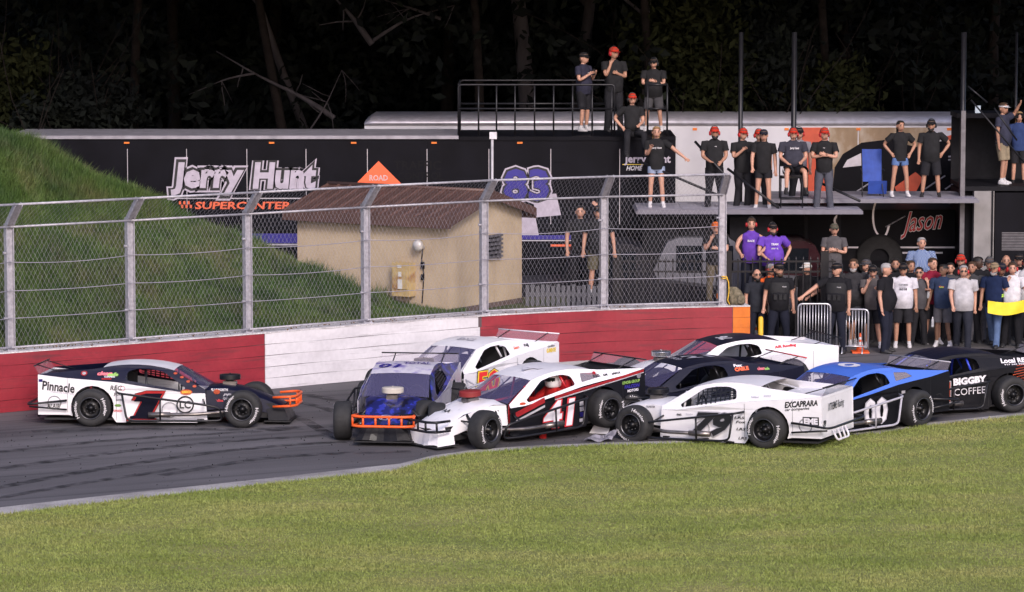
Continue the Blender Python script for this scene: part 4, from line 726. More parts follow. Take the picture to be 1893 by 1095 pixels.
def modified(label, c):
    """c: dict of colours and details; local x forward, y left, z up, origin under the rear axle"""
    o = thing('race_car', label, 'race car', group='modified stock cars caught in the pile up')
    body, roofm = c['body'], c.get('roof', c['body']); upm = c.get('upper', roofm); cage = c.get('cage', m_cage_b); D = c.get('dmg', 0)
    for s_ in (1, -1):
        Pn = lambda a, z, off, s_=s_: Vector((a, s_ * (W_ - (.10 * max(0, a - 1.2)) + off), z))
        arch = [(.395 * math.cos(q), .34 + .395 * math.sin(q)) for q in np.linspace(-.42, math.pi + .42, 15)]
        lo = [(-1.0, .20), (-1.0, .955)] + [(x, belt(x)) for x in (-.5, .0, .45, 1.1, 1.75, 2.06)] + [(2.10, .12), (1.9, .07), (.44, .07)] + arch[:1] + arch[1:] + [(-.44, .2)]
        b = MB(); b.panel([lo], Pn); sp_ = b.build('side_panel', body, o)
        Pu = lambda a, z, off, s_=s_: Vector((a, s_ * (up_y(z, a) - (.10 * max(0, a - 1.2)) + off - .003), z))
        up_ = [(-1.0, .957)] + [(x, belt(x) + .002) for x in (-.5, 0, .45, 1.1, 1.75, 2.06)] + TOPL[::-1]
        win = [(.60, .84), (.64, 1.03), (.80, 1.085), (1.05, 1.075), (1.27, 1.02), (1.70, .70), (1.66, .655)]
        qw = c.get('qwin'); holes = [round_loop(win)] + ([round_loop([(-.02, .93), (.10, 1.03), (.42, 1.06), (.46, .87)], .03)] if qw else [])
        b = MB(); b.panel([up_] + holes, Pu); b.build('quarter_panel', upm, o)
        if qw: b = MB(); b.panel([[(-.01, .935), (.10, 1.025), (.41, 1.055), (.45, .875)]], lambda a, z, off, s_=s_: Pu(a, z, off - .004, s_), .004); b.build('quarter_window', m_plexi, o)
        if s_ == 1 and c.get('net', 1):
            b = MB()
            def st(p, q, wd=.012):
                a0, a1 = Pu(*p, -.014), Pu(*q, -.014); d = (a1 - a0).normalized(); n_ = d.cross(Vector((0, s_, .5))).normalized() * wd; th = Vector((0, s_ * .006, 0)); b.add([a0 - n_, a0 + n_, a1 + n_, a1 - n_, a0 - n_ - th, a0 + n_ - th, a1 + n_ - th, a1 - n_ - th], [(0,1,2,3),(7,6,5,4),(0,4,5,1),(1,5,6,2),(2,6,7,3),(3,7,4,0)])
            for i in range(8): x = .72 + i * .088; st((x + .02, .82 - .16 * (x - .6)), (x + .05, 1.075 - max(0, x - .95) * .16))
            for i in range(5): st((.66, .86 + i * .05), (1.40 - i * .035, .74 + i * .068))
            b.build('window_net', m_cage_b, o)
    # shell surfaces
    b = MB(); b.smooth = True
    def roof_f(u, v): x = ROOFP[0][0] + u * (ROOFP[-1][0] - ROOFP[0][0]); z = lerp_tab(ROOFP, x); y = (v - .5) * 2; return Vector((x, y * (up_y(z, x) - .10 * max(0, x - 1.2)), z + .03 * (1 - y * y) + .004))
    b.grid(roof_f, 14, 10); b.build('roof', roofm, o)
    b = MB(); b.grid(lambda u, v: Vector((-1.0 + u * 1.0, (v - .5) * 2 * (up_y(.90, -1 + u) - .016), .905 + .01 * math.sin(u * 3))), 3, 2); b.build('deck_lid', c.get('deck', body), o)
    b = MB(); b.panel([[(-W_ + .015, .2), (W_ - .015, .2), (W_ - .015, .952), (-W_ + .015, .952)]], lambda a, z, off: Vector((-.992 - off, a, z)), .012); rear = b.build('rear_panel', body, o)
    hood = [(2.06, .665, .56, .04), (2.3, .685, .50, .04), (2.6, .655, .45, .04), (2.9, .57, .41, .035), (3.2, .46, .385, .03), (3.46, .35, .38, .02)]
    b = MB(); b.smooth = True; rs = []
    for x, z, hw, cr in hood:
        rs.append([Vector((x, y * hw, z + cr * (1 - y * y) - (.02 if abs(y) == 1 else 0) + D * .02 * math.sin(x * 9 + y * 7))) for y in (-1, -.8, -.4, 0, .4, .8, 1)])
    vs = [p for r_ in rs for p in r_]; b.add(vs, [(i*7+j, (i+1)*7+j, (i+1)*7+j+1, i*7+j+1) for i in range(len(rs)-1) for j in range(6)]); hoodm = c.get('hood', body); b.build('hood', hoodm, o)
    for s_ in (1, -1):
        b = MB(); b.add([Vector((x, s_ * hw, z - .02)) for x, z, hw, cr in hood] + [Vector((x, s_ * (hw + .03), max(.12, z - .02 - q))) for (x, z, hw, cr), q in zip(hood, (.36, .36, .34, .26, .22, .16))], [(i, i+1, i+7, i+6) for i in range(5)]); b.build('hood_side', hoodm, o)
    nose = c.get('nose', body); b = MB()
    b.grid(lambda u, v: Vector((3.46 + .11 * v + D * .03 * math.sin(u * 11) * v, (u - .5) * 2 * (.38 + .12 * v), .35 - .25 * v + (.02 * math.sin(u * 9) * D))), 8, 4); b.build('nose', nose, o)
    for s_ in (1, -1): b = MB(); b.add([(3.46, s_ * .38, .35), (3.57, s_ * .50, .10), (3.2, s_ * .52, .10), (3.15, s_ * .42, .30)], [(0, 1, 2, 3)]); b.build('nose_side', c.get('nose_side', nose), o)
    box_part('air_dam_lip', m_int, o, (3.12, -.53, .072), (3.60, .53, .092))
    # screen, cowl and bars
    b = MB(); b.grid(lambda u, v: Vector((1.475 + .58 * v, (u - .5) * 2 * (.535 + .06 * v), 1.045 - .375 * v + .03 * (1 - (2*u-1)**2))), 6, 3); b.build('windscreen', c.get('wind', m_wind), o)
    b = MB()
    for y in (-.02, ): b.tube([(1.47, y, 1.06), (2.05, y, .69)], .014, 5)
    b.build('screen_brace', m_cage_b, o)
    b = MB(); b.box((-.9, -.70, .10), (2.04, .70, .135)); b.build('floor_pan', m_int, o)
    b = MB(); b.box((2.02, -.56, .135), (2.05, .56, .66)); b.box((-.02, -.70, .135), (.01, .70, .90)); b.box((2.05, -.40, .14), (3.3, .40, .40)); tag(b.build('firewall_and_engine', m_int, o), kind='stuff')
    b = MB(); b.smooth = True; b.rings([[Vector((x, .28 + y, z)) for x, y in ((-.06, -.22), (.06, -.24), (.08, 0), (.06, .24), (-.06, .22))] for z, x in ((.2, .9), (.5, .75), (.98, .66)) for x in (x,)]); 
    b = MB(); b.box((.55, .06, .16), (1.05, .50, .34)); b.box((.50, .06, .34), (.62, .50, .92)); b.box((.50, .17, .90), (.60, .40, 1.06)); b.build('seat', c.get('seat', m_int), o)
    b = MB(); b.tube([(1.45 + .0, .28 + .16 * math.cos(q), .66 + .16 * math.sin(q)) for q in np.linspace(0, 6.283, 17)[:-1]], .014, 5, closed=True); b.tube([(1.46, .28, .66), (2.0, .25, .55)], .02, 5); b.build('steering_wheel', m_cage_b, o)
    for nm, paths in (('roll_hoop', [fillet([(.52, -.60, .14), (.50, -.56, .8), (.50, -.45, 1.12), (.50, .45, 1.12), (.50, .56, .8), (.52, .60, .14)], .1)]), ('cage_side', [fillet([(.5, .50, 1.09), (1.38, .48, 1.05), (2.0, .55, .62), (2.0, .56, .14)], .08)]), ('cage_side', [fillet([(.5, -.50, 1.09), (1.38, -.48, 1.05), (2.0, -.55, .62), (2.0, -.56, .14)], .08)]), ('cage_brace', [[(.5, -.50, 1.05), (.5, .55, .2)], [(.5, .46, 1.09), (-.75, .48, .75)], [(.5, -.46, 1.09), (-.75, -.48, .75)]]), ('door_bar', [[(.5, .66, .55), (2.0, .6, .48)], [(.5, .66, .36), (2.0, .6, .32)], [(1.2, .64, .33), (1.2, .64, .52)]]), ('door_bar', [[(.5, -.66, .55), (2.0, -.6, .48)], [(.5, -.66, .36), (2.0, -.6, .32)], [(.95, -.52, 1.04), (.98, -.66, .52)]]), ('window_post', [[(1.62, .55, .95), (1.68, .62, .5)]]), ('window_post', [[(.78, .50, 1.06), (.74, .62, .8)]])):
        b = MB()
        for p in paths: b.tube(p, .022, 6)
        b.build(nm, cage, o)
    # bumpers and nerf bars
    fm = c.get('fbump', m_cage_b); b = MB()
    for z in (.37, .54): b.tube(fillet([(3.28, -.50, z - .02), (3.60, -.56, z), (3.70, -.40, z), (3.70, .40, z), (3.60, .56, z), (3.28, .50, z - .02)], .08), .024, 7)
    for y in (-.54, -.34, -.12, .12, .34, .54): b.tube([(3.69 if abs(y) < .5 else 3.60, y, .37), (3.69 if abs(y) < .5 else 3.60, y, .54)], .02, 6)
    fb = b.build('front_bumper', fm, o)
    nm_ = c.get('nerf', m_cage_b)
    for s_ in (1, -1):
        y1 = .985; b = MB()
        b.tube(fillet([(.44, s_ * .80, .63), (.52, s_ * y1, .62), (2.12, s_ * y1, .42), (2.36, s_ * .93, .36), (2.40, s_ * .86, .13), (2.10, s_ * .95, .125), (.78, s_ * y1, .125), (.66, s_ * y1, .16), (.58, s_ * y1, .60)], .09), .021, 6)
        b.tube([(1.28, s_ * y1, .52), (1.28, s_ * y1, .13)], .018, 6); b.tube([(2.1, s_ * y1, .42), (2.02, s_ * .68, .50)], .018, 6); b.tube([(1.28, s_ * y1, .13), (1.15, s_ * .72, .12)], .018, 6); b.tube([(.80, s_ * y1, .13), (.64, s_ * .8, .08)], .02, 6); b.build('nerf_bar', nm_, o)
        b = MB(); b.tube(fillet([(2.9, s_ * .5, .3), (2.3, s_ * .72, .26), (1.9, s_ * .87, .235), (1.05, s_ * .90, .225)], .1), .034, 8); b.tube([(1.45, s_ * .89, .23), (1.05, s_ * .90, .225)], .05, 10); b.build('exhaust', m_exh, o)
    rm = c.get('rbump', m_cage_b); b = MB()
    b.tube(fillet([(-.46, .84, .47), (-1.16, .90, .40), (-1.20, .70, .40), (-1.20, -.70, .40), (-1.16, -.90, .40), (-.46, -.84, .47)], .08), .022, 6); b.tube(fillet([(-.46, .84, .30), (-1.14, .90, .36)], .05), .018, 6); b.tube([(-.46, -.84, .30), (-1.14, -.90, .36)], .018, 6); b.build('rear_bumper', rm, o)
    b = MB(); b.tube(fillet([(-1.02, .30, .30), (-1.10, .30, .12), (-1.10, -.30, .12), (-1.02, -.30, .30)], .08), .02, 6); b.tube([(-1.10, .1, .12), (-1.04, .1, .3)], .02, 6); b.tube([(-1.10, -.1, .12), (-1.04, -.1, .3)], .02, 6); b.build('rear_lower_bar', c.get('rlow', rm), o)
    # spoiler
    b = MB(); b.grid(lambda u, v: Vector((-.99 - .10 * v, (u - .5) * 1.46, .955 + .205 * v)), 4, 1); sp = b.build('spoiler', c.get('spoil', m_plexi), o)
    b = MB(); b.tube([(-1.08, -.73, 1.145), (-1.08, .73, 1.145)], .016, 5); b.build('spoiler_bar', c.get('spbar', m_cage_b), sp)
    for y in (-.46, .46): b = MB(); b.tube([(-1.07, y, 1.14), (-.55, y, .95)], .012, 5); b.build('spoiler_strut', m_cage_b, sp)
    # air cleaner
    acm = c.get('ac', m_cage_b); M = Matrix.Translation((2.42, 0, .80)) @ Matrix.Rotation(R(90), 4, 'X'); b = MB(); b.smooth = True; b.lathe([(0, .0), (.19, .0), (.195, .01)], 26, M); b.smooth = True; b.lathe([(.195, .01), (.195, .09)], 26, M); b.lathe([(.195, .09), (.19, .105), (.05, .115), (0, .118)], 26, M); b.tube([(2.42, 0, .915), (2.42, 0, .94)], .012, 6); b.build('air_cleaner', acm, o)
    b = MB(); b.tube([(2.42, 0, .66), (2.42, 0, .805)], .08, 10); b.cbox((2.42, 0, .72), (.24, .20, .10)); b.build('carburettor', m_exh, o)
    # axle, arms and wheels
    b = MB(); b.tube([(0, -.66, .34), (0, .66, .34)], .045, 8); b.build('rear_axle', m_int, o)
    for s_ in (1, -1):
        b = MB(); xw = 2.78
        for z0, z1 in ((.24, .22), (.47, .43)): b.tube([(xw - .25, s_ * .40, z0), (xw, s_ * .74, z1)], .017, 6); b.tube([(xw + .18, s_ * .40, z0), (xw, s_ * .74, z1)], .017, 6)
        b.tube([(xw + .05, s_ * .40, .56), (xw, s_ * .66, .24)], .03, 7); b.tube([(xw, s_ * .70, .20), (xw, s_ * .72, .46)], .03, 6); b.build('suspension_arm', m_cage_b, o)
    st_ = c.get('steer', (0, 0)); wz = c.get('wheel_z', {}); kx = c.get('knock', 0)
    for (x, s_, key, sa) in ((0, 1, 'r', 0), (0, -1, 'r', 0), (2.78 - kx, 1, 'f', st_[0]), (2.78, -1, 'f', st_[1])):
        wd = .37 if key == 'r' else .31; wh = link('wheel', None, o, Matrix.Translation((x, s_ * (1.0 - wd / 2), TR + wz.get((key, s_), 0))) @ Matrix.Rotation(R(sa), 4, 'Z') @ Matrix.Rotation(0 if s_ > 0 else math.pi, 4, 'Z') @ Matrix.Rotation(random.uniform(0, 6.28), 4, 'Y'))
        for nm, me in zip(('tyre', 'rim', 'sidewall_lettering', 'sidewall_lettering'), WM[key]):
            q = link(nm, me, wh)
    # markings
    for s2 in 'LR': c['marks'] = list(c.get('marks', ())) + [(s2, .44, .44, .006, .66, '#box', m_seam), (s2, -.46, .56, .005, .62, '#box', m_seam), (s2, 1.2 + random.uniform(-.3, .3), .30, .30, .30, '#ring', m_scuff, 0, 0, 0, -.4), (s2, -.7, .42, .26, .26, '#ring', m_scuff, 0, 0, 0, -.4)]
    for d in c.get('marks', ()):
        side, x, z, w_, h, txt, m = d[:7]; bold = d[7] if len(d) > 7 else .02; sh = d[8] if len(d) > 8 else 0; rot = d[9] if len(d) > 9 else 0; lay = d[10] if len(d) > 10 else 0
        nmx = 'number' if txt.strip().isdigit() and h > .2 else 'lettering'
        if side in 'LR':
            s_ = 1 if side == 'L' else -1; on_up = z > belt(x) + .03; yy = (up_y(z, x) + .006 if on_up else W_ + .006) - .10 * max(0, x - 1.2) + lay * .003; ey = Vector((0, -s_ * .46, .888)) if on_up else Vector((0, 0, 1)); yab = lambda x_: (up_y(z, x_) if on_up else W_) - .10 * max(0, x_ - 1.2); ex = Vector((-s_, -(yab(x + .1) - yab(x - .1)) / .2, 0)); yy += .006 * on_up
            fr = (Vector((x, s_ * yy, z)), ex, ey)
        elif side == 'T': s_ = 1; fr = (Vector((x, z, lerp_tab(ROOFP, x) + .042 + lay * .003)), Vector((0, -1, 0)), Vector((1, 0, -.12)))   # roof, read from the left? along the car
        elif side == 'F': fr = (Vector((x, z, lerp_tab(ROOFP, x) + .045 + lay * .003)), Vector((0, 1, 0)), Vector((-1, 0, .15)))
        elif side == 'S': fr = (Vector((x, z, lerp_tab(ROOFP, x) + .042 + lay * .003)), Vector((-1, 0, 0)), Vector((0, -1, 0)))
        elif side == 'B': fr = (Vector((-1.012 - lay * .003, x, z)), Vector((0, -1, 0)), Vector((0, 0, 1)))
        elif side in 'HK':
            s_ = 1 if side == 'H' else -1; hw = lerp_tab([(q[0], q[2]) for q in hood], x) + .022; fr = (Vector((x, s_ * hw, z)), Vector((-s_, s_ * .1 * s_, 0)), Vector((0, 0, 1)))
        elif side == 'N': fr = (Vector((x, z, lerp_tab([(q[0], q[1]) for q in hood], x) + .058)), Vector((0, 1, 0)), Vector((-.9, 0, .4)))
        O, ex, ey = fr
        if txt.startswith('#'):
            b = MB(); k_ = txt[1:]
            if k_ == 'one': lp = [(q * w_ - w_ / 2, t_ * h - h / 2) for q, t_ in one_poly]
            elif k_ == 'disc': lp = [(w_ / 2 * math.cos(q), h / 2 * math.sin(q)) for q in np.linspace(0, 6.283, 21)[:-1]]
            elif k_ == 'tri': lp = [(-w_/2, -h/2), (w_/2, -h/2), (w_/2, h/2)]
            elif k_ == 'band': lp = [(-w_/2, -h/2), (w_/2, -h/2 + bold), (w_/2, h/2 + bold), (-w_/2, h/2)]
            else: lp = [(-w_/2, -h/2), (w_/2, -h/2), (w_/2, h/2), (-w_/2, h/2)]
            cr, sr = math.cos(rot), math.sin(rot); holes = []
            if k_ == 'ring': lp = [(w_ / 2 * math.cos(q), h / 2 * math.sin(q)) for q in np.linspace(0, 6.283, 25)[:-1]]; holes = [[(.84 * a, .84 * c_) for a, c_ in lp]]
            b.panel([lp] + holes, lambda a, z_, off: O + ex * (a * cr - z_ * sr) + ey * (a * sr + z_ * cr), .0005); b.build('graphic', m, o)
        else: lettering(nmx, txt, m, o, O, ex, ey, w_, h, bold, sh, rot)
    for ch in o.children_recursive:      # low roofline of the tour type body
        if ch.type == 'MESH' and ch.data.users == 1 and ch.parent.name.split('.')[0] != 'wheel':
            for v in ch.data.vertices:
                if v.co.z > .85: v.co.z = .85 + (v.co.z - .85) * .80
    return o
def place(o, contact, px, py, yaw, pitch=0, roll=0, z=0):
    """stand the car so that its wheel contact (x, y) local meets the ground point seen at the pixel"""
    e = Euler((R(roll), R(pitch), R(yaw))); o.rotation_euler = e; q = e.to_matrix() @ Vector((contact[0], contact[1], 0)); g = G(px, py, z); o.location = (g.x - q.x, g.y - q.y, z - q.z); return o
pw = paint('paint_white', (.77, .76, .79)); pk_ = paint('paint_black', (.006, .006, .009), .35); pn = paint('paint_navy', (.006, .007, .024), .35); pb = paint('paint_blue', (.07, .17, .62)); pc = paint('paint_charcoal', (.010, .011, .024), .3)
m_orb = mat('bumper_orange', (.85, .12, .02), .4); m_org = mat('number_red', (.70, .03, .03), .45); m_ylw = mat('number_yellow', (.80, .58, .05), .45); m_silver = mat('print_silver', (.40, .39, .44), .4); m_navyp = mat('print_navy', (.02, .03, .12), .5); m_grn = mat('print_green', (.25, .45, .10), .5); m_pink = mat('print_pink', (.70, .16, .2), .5)
m_bluepat = attr_mat('paint_blue_pattern', [(.010, .010, .03), (.018, .022, .13), (.035, .045, .36), (.36, .34, .52)], .3, 3.2, 5, (1, 1.6, 1.6)); [x for x in m_bluepat.node_tree.nodes if x.type == 'VALTORGB'][0].color_ramp.interpolation = 'CONSTANT'; m_bluepat.node_tree.nodes['Principled BSDF'].inputs['Coat Weight'].default_value = .4
m_bluewh = attr_mat('paint_white_scrawl', [(.50, .48, .56), (.60, .58, .64), (.20, .16, .42)], .35, 5, 4)
def small(side, x, z, n, m=m_black):
    words = ['SUNOCO', 'PFC', 'QA1', 'MSD', 'Coleman', 'LRS', 'Fox', 'AFCO']; return [(side, x + random.uniform(-.02, .02), z - .075 * i, random.uniform(.12, .2), .045, words[(i + int(x * 10)) % 8], m, .02, .2) for i in range(n)]
# number 1, white and navy, against the wall
c1 = modified('white and navy race car number 1 with orange bumper against the red wall', dict(body=pw, upper=pn, roof=pw, hood=pn, deck=pn, nose=pk_, nose_side=pk_, fbump=m_orb, cage=m_cage_b, steer=(-8, -3), net=1, marks=[
    ('R', -.62, .71, .60, .17, 'Pinnacle', m_black, .03, 0, -.10), ('R', -.55, .60, .44, .03, 'FINANCIAL PARTNERS', m_silver, 0, 0, -.1), ('R', -.95, .825, .07, .05, '#box', m_blue), ('R', -.72, .36, .24, .08, 'ALAIR', m_black, .02, .2),
    ('R', -.16, .985, .12, .12, '#disc', m_redp), ('R', -.16, .985, .07, .07, '#disc', m_wht, 0, 0, 0, 1), ('R', .22, .985, .28, .10, 'clean', m_pink, .06, .2, 0, 1), ('R', .37, .965, .20, .09, 'safe', m_grn, .06, .2, 0, 1), ('R', .31, .915, .2, .045, 'CLEANERS', m_wht, .03), ('R', .26, .865, .18, .035, '#box', m_redp),
    ('R', .44, .70, .22, .09, 'REC', m_black, .02, .15), ('R', .56, .69, .09, .09, '#ring', m_redp), ('R', .47, .58, .16, .06, 'JCU', m_black), ('R', .50, .48, .12, .03, 'BAYER', m_black), ('R', .47, .38, .12, .05, '#disc', m_grn), ('R', .47, .28, .16, .04, 'SPEED', m_redp),
    ('R', 1.0, .37, .76, .58, '#one', m_black), ('R', 1.0, .37, .74, .56, '#one', m_org, 0, 0, 0, .6), ('R', 1.0, .37, .62, .47, '#one', pn, 0, 0, 0, 1.2),
    ('R', 1.70, .40, .32, .32, '#ring', m_black), ('R', 1.70, .40, .20, .14, 'LC', m_black, .02), ('R', 1.72, .63, .22, .10, '#disc', m_or), ('R', 1.72, .63, .16, .05, 'SUNOCO', m_ylw, .03, 0, 0, 1),
    ('K', 2.25, .62, .12, .09, '#disc', m_or), ('K', 2.30, .655, .3, .05, 'ELLSWORTH', m_wht, .03), ('K', 2.47, .56, .22, .05, 'PFC', m_silver, .04, .3), ('K', 2.47, .49, .22, .05, 'QUARTER', m_silver, .03), ('K', 2.72, .54, .18, .09, '#box', m_wht), ('K', 2.73, .545, .16, .04, 'WHELEN', m_redp, .02), ('K', 2.28, .46, .17, .05, 'Mullins', m_redp, .03), ('K', 2.52, .41, .17, .08, 'SRI', m_silver, .04, .3), ('K', 2.75, .44, .15, .06, 'AR', m_redp, .06)] + [('R', 1.50 + .12 * i, .985 - .085 * i, .07, .05, '#disc', m_or) for i in range(4)]))
place(c1, (0, -1.0), 167, 790, -3.5, 0, -2.0)
# blue 01 facing the camera
c2 = modified('blue and white race car with orange bumper facing the camera', dict(body=m_bluewh, roof=m_bluewh, upper=m_bluepat, hood=m_bluepat, nose=pk_, fbump=m_orb, ac=mat('air_filter_cream', (.50, .46, .40), .6), spoil=m_plexi, steer=(6, 6), dmg=.7, wind=m_wind, marks=[
    ('F', 1.1, -.24, .40, .26, '01', m_blue, .03, .2), ('F', .85, .22, .5, .16, 'TOTAL', m_pur, .03), ('N', 3.30, .0, .26, .17, '#ring', m_wht), ('N', 3.30, -.0, .16, .08, 'AI', m_wht, .02), ('N', 3.3, .30, .22, .07, 'HLH', m_wht, .04)]))
place(c2, (2.78, -1.0), 618, 812, 263.5, 0)
# white 50
c5 = modified('white race car number 50 with red and yellow numerals by the white wall', dict(body=pw, roof=pw, cage=mat('tube_white', (.55, .55, .58), .4), spbar=m_wht, steer=(12, 12), rbump=MATS['tube_white'], nerf=m_silver, net=0, marks=[
    ('L', 1.40, .40, .74, .50, '50', m_black, .09, .08), ('L', 1.40, .40, .71, .47, '50', m_ylw, .075, .08, 0, 1), ('L', 1.40, .40, .64, .42, '50', m_org, .035, .08, 0, 2), ('L', .35, .98, .18, .07, 'Sears', m_or, .03, .2, .05), ('L', .02, .99, .13, .09, 'NJ', m_black, .03), ('L', -.72, .80, .32, .09, 'GUMSHOE', m_ylw, .05), ('L', -.72, .89, .24, .05, 'Goodtime', m_black, .02, .3), ('T', 1.0, 0, .42, .20, 'TXG', m_silver, .04)]))
place(c5, (2.78, 1.0), 842, 761, 235, 0)
# red/black/white 41
c4 = modified('white, red and black race car number 41 with its rear lifted', dict(body=pk_, upper=pw, roof=pw, hood=pw, nose=pw, nose_side=pw, cage=paint('paint_red', (.50, .02, .03)), seat=MATS['paint_red'], ac=mat('air_filter_red', (.22, .02, .02), .5), steer=(14, 10), net=0, qwin=1, dmg=1, marks=[
    ('L', 1.04, .385, .78, .52, '41', m_redp, .075, .15), ('L', 1.04, .385, .74, .48, '41', m_wht, .035, .15, 0, 1), ('L', .08, .685, 2.10, .055, '#band', m_redp, .235), ('L', .08, .645, 2.10, .02, '#band', m_wht, .235), ('L', 1.66, .47, .62, .10, '#band', m_redp, .20), ('L', 1.66, .36, .62, .04, '#band', m_wht, .20), ('L', -.35, .955, .22, .05, 'zMAX', m_black, .04, .2), ('L', .10, .965, .14, .06, 'REC', m_black, .01, .15), ('L', .12, 1.03, .07, .07, '#disc', m_redp), ('L', -.10, .955, .10, .05, 'GM', m_black, .04), ('L', -.66, .74, .42, .055, 'LENOIR GROUP', m_grn, .03), ('L', -.68, .66, .36, .07, 'FALCON', m_blue, .06, .1), ('L', -.70, .58, .26, .05, 'MOTORS', m_wht, .03), ('L', -.85, .83, .10, .10, '#disc', m_silver), ('L', .52, .50, .09, .08, '#box', m_wht), ('L', .52, .40, .09, .08, '#box', m_silver), ('L', .52, .30, .09, .08, '#box', m_blue), ('L', .53, .20, .10, .06, '#box', m_wht), ('H', 2.3, .53, .34, .09, 'zMAX', m_black, .05), ('L', 1.80, .655, .13, .05, '#disc', m_or), ('N', 2.95, 0, .2, .1, 'AA', m_black, .03), ('S', .95, 0, .6, .5, '41', m_wht, .03)]))
place(c4, (2.78, 1.0), 908, 832, 219, 2.6)
# white car with black roof at the back
c7 = modified('white race car with dark roof nearest the end of the red wall', dict(body=pw, upper=pw, roof=pc, nose=pw, ac=m_chrome, net=0, spoil=glass('smoked_plastic', (.06, .06, .07), .4), marks=[('L', .10, 1.0, .46, .09, 'A/R Roofing', m_redp, .05, .1, .10), ('T', 1.15, .1, .4, .26, '76', m_wht, .04)]))
place(c7, (0, 1.0), 1472, 735, 200, 0)
# black car with red spoiler bar
c8 = modified('black race car with red spoiler bar wedged behind the white 79 car', dict(body=pc, roof=pc, nose=pc, spbar=m_redp, ac=m_cage_b, steer=(10, 10), net=0, marks=[('L', .30, .985, .30, .10, 'CABLE', m_or, .08, .1, .08), ('L', .36, 1.06, .18, .07, 'Fox', m_wht, .05), ('L', -.10, .97, .16, .08, 'clean', m_pink, .04, .1), ('L', -.22, .96, .10, .07, 'safe', m_grn, .05), ('S', .85, .0, .6, .32, '21', m_silver, .03), ('T', 1.2, -.2, .4, .12, 'GOLD', m_silver, .03)]))
place(c8, (0, 1.0), 1412, 779, 207, 0)
# white 79 in front
c9 = modified('white race car number 79 sitting half on the grass with its rear toward us', dict(body=pw, roof=pw, cage=MATS['tube_white'], rlow=m_wht, steer=(-6, -10), knock=.26, spoil=glass('smoked_plastic', (.06, .06, .07), .4), qwin=0, marks=[
    ('L', 1.08, .385, .82, .46, '79', m_silver, .07, .35), ('L', 1.08, .385, .78, .43, '79', m_black, .05, .35, 0, 1), ('L', -.62, .80, .62, .11, 'EXCAPRARA', m_black, .04, .3, .10), ('L', -.55, .70, .46, .06, 'car companies', m_black, .02, .3, .10), ('L', -.80, .50, .30, .15, '#box', m_black), ('L', -.80, .50, .26, .11, 'EME', m_wht, .06, 0, 0, 1), ('B', .10, .70, .80, .17, 'XTREME Racing', m_black, .01, .35, .02), ('B', .66, .45, .14, .12, '79', m_black, .06, .3), ('L', .02, .93, .14, .05, 'SUNOCO', m_silver, .02), ('L', .25, .90, .14, .05, 'hubband', m_silver, .02), ('H', 2.55, .46, .40, .06, 'Mullins Const', m_black, .03), ('H', 2.35, .62, .18, .04, 'QUARTER', m_black, .02), ('L', 1.70, .53, .10, .035, 'BMR', m_black, .03), ('L', 1.50, .545, .14, .035, 'Speedco', m_silver, .02)] + small('L', .52, .52, 2) + small('L', .50, .32, 1) + small('L', .50, .16, 1)))
place(c9, (0, 1.0), 1412, 832, 154, 1.6)
# blue roofed 90
c3 = modified('black race car number 00 with blue roof at the right of the white 79', dict(body=pk_, upper=pb, roof=pb, hood=pk_, cage=m_cage_b, nerf=m_silver, net=0, qwin=1, steer=(5, 5), spbar=m_silver, marks=[('L', 1.05, .38, .66, .50, '00', m_silver, .05), ('L', 1.05, .38, .60, .46, '00', m_wht, .03, 0, 0, 1), ('T', .9, 0, .5, .3, '0', m_wht, .03), ('L', .30, .66, .10, .05, '#box', m_wht)]))
place(c3, (0, 1.0), 1706, 791, 223, 0)
# black coffee car
c6 = modified('black race car with orange and white coffee sponsor sign at the right edge', dict(body=pk_, upper=pk_, roof=pc, hood=paint('paint_royal', (.03, .06, .55)), cage=paint('paint_royal', (.03, .06, .55)), net=0, wind=glass('windscreen_clear', (.2, .22, .4), .22), marks=[
    ('L', 1.38, .43, .30, .42, '#box', m_wht), ('L', 1.38, .43, .26, .38, '#box', m_or, 0, 0, 0, 1), ('L', 1.38, .52, .17, .17, 'B', m_black, .08, 0, 0, 2), ('L', 1.38, .33, .17, .17, 'B', m_black, .08, 0, 0, 2), ('L', .84, .63, .70, .14, 'BIGGBY', m_wht, .06, 0, .05), ('L', .84, .43, .66, .13, 'COFFEE', m_wht, .0, 0, .04), ('L', -.10, .985, .50, .12, 'Local RE', m_wht, .04), ('L', -.13, .90, .46, .035, '917 265 9500', m_wht, .02), ('H', 2.25, .52, .25, .05, 'FK ROD ENDS', m_silver, .03), ('H', 2.3, .40, .22, .08, '#box', m_redp)] + [('L', -.55 + .03 * i, .92 - .055 * i, .80, .012, '#box', m_or, 0, 0, .16) for i in range(7)]))
place(c6, (0, 1.0), 1876, 764, 201, 0)

o = thing('torn_body_panel', 'torn white body panel lying under the front wheel of car 79', 'debris', G(1108, 816)); b = MB(); b.grid(lambda u, v: Vector((-.28 + .5 * u + .1 * v, -.1 + .3 * v, .03 + .12 * v * u + .03 * math.sin(u * 9) + .02 * math.sin(v * 7))), 8, 4); b.build('sheet', mat('scraped_sheet', (.22, .21, .24), .6, 0, .4, 6), o); lettering('lettering', 'REC', m_black, o, (.1, -.12, .10), (1, 0, .1), (0, .6, .8), width=.16, height=.07)
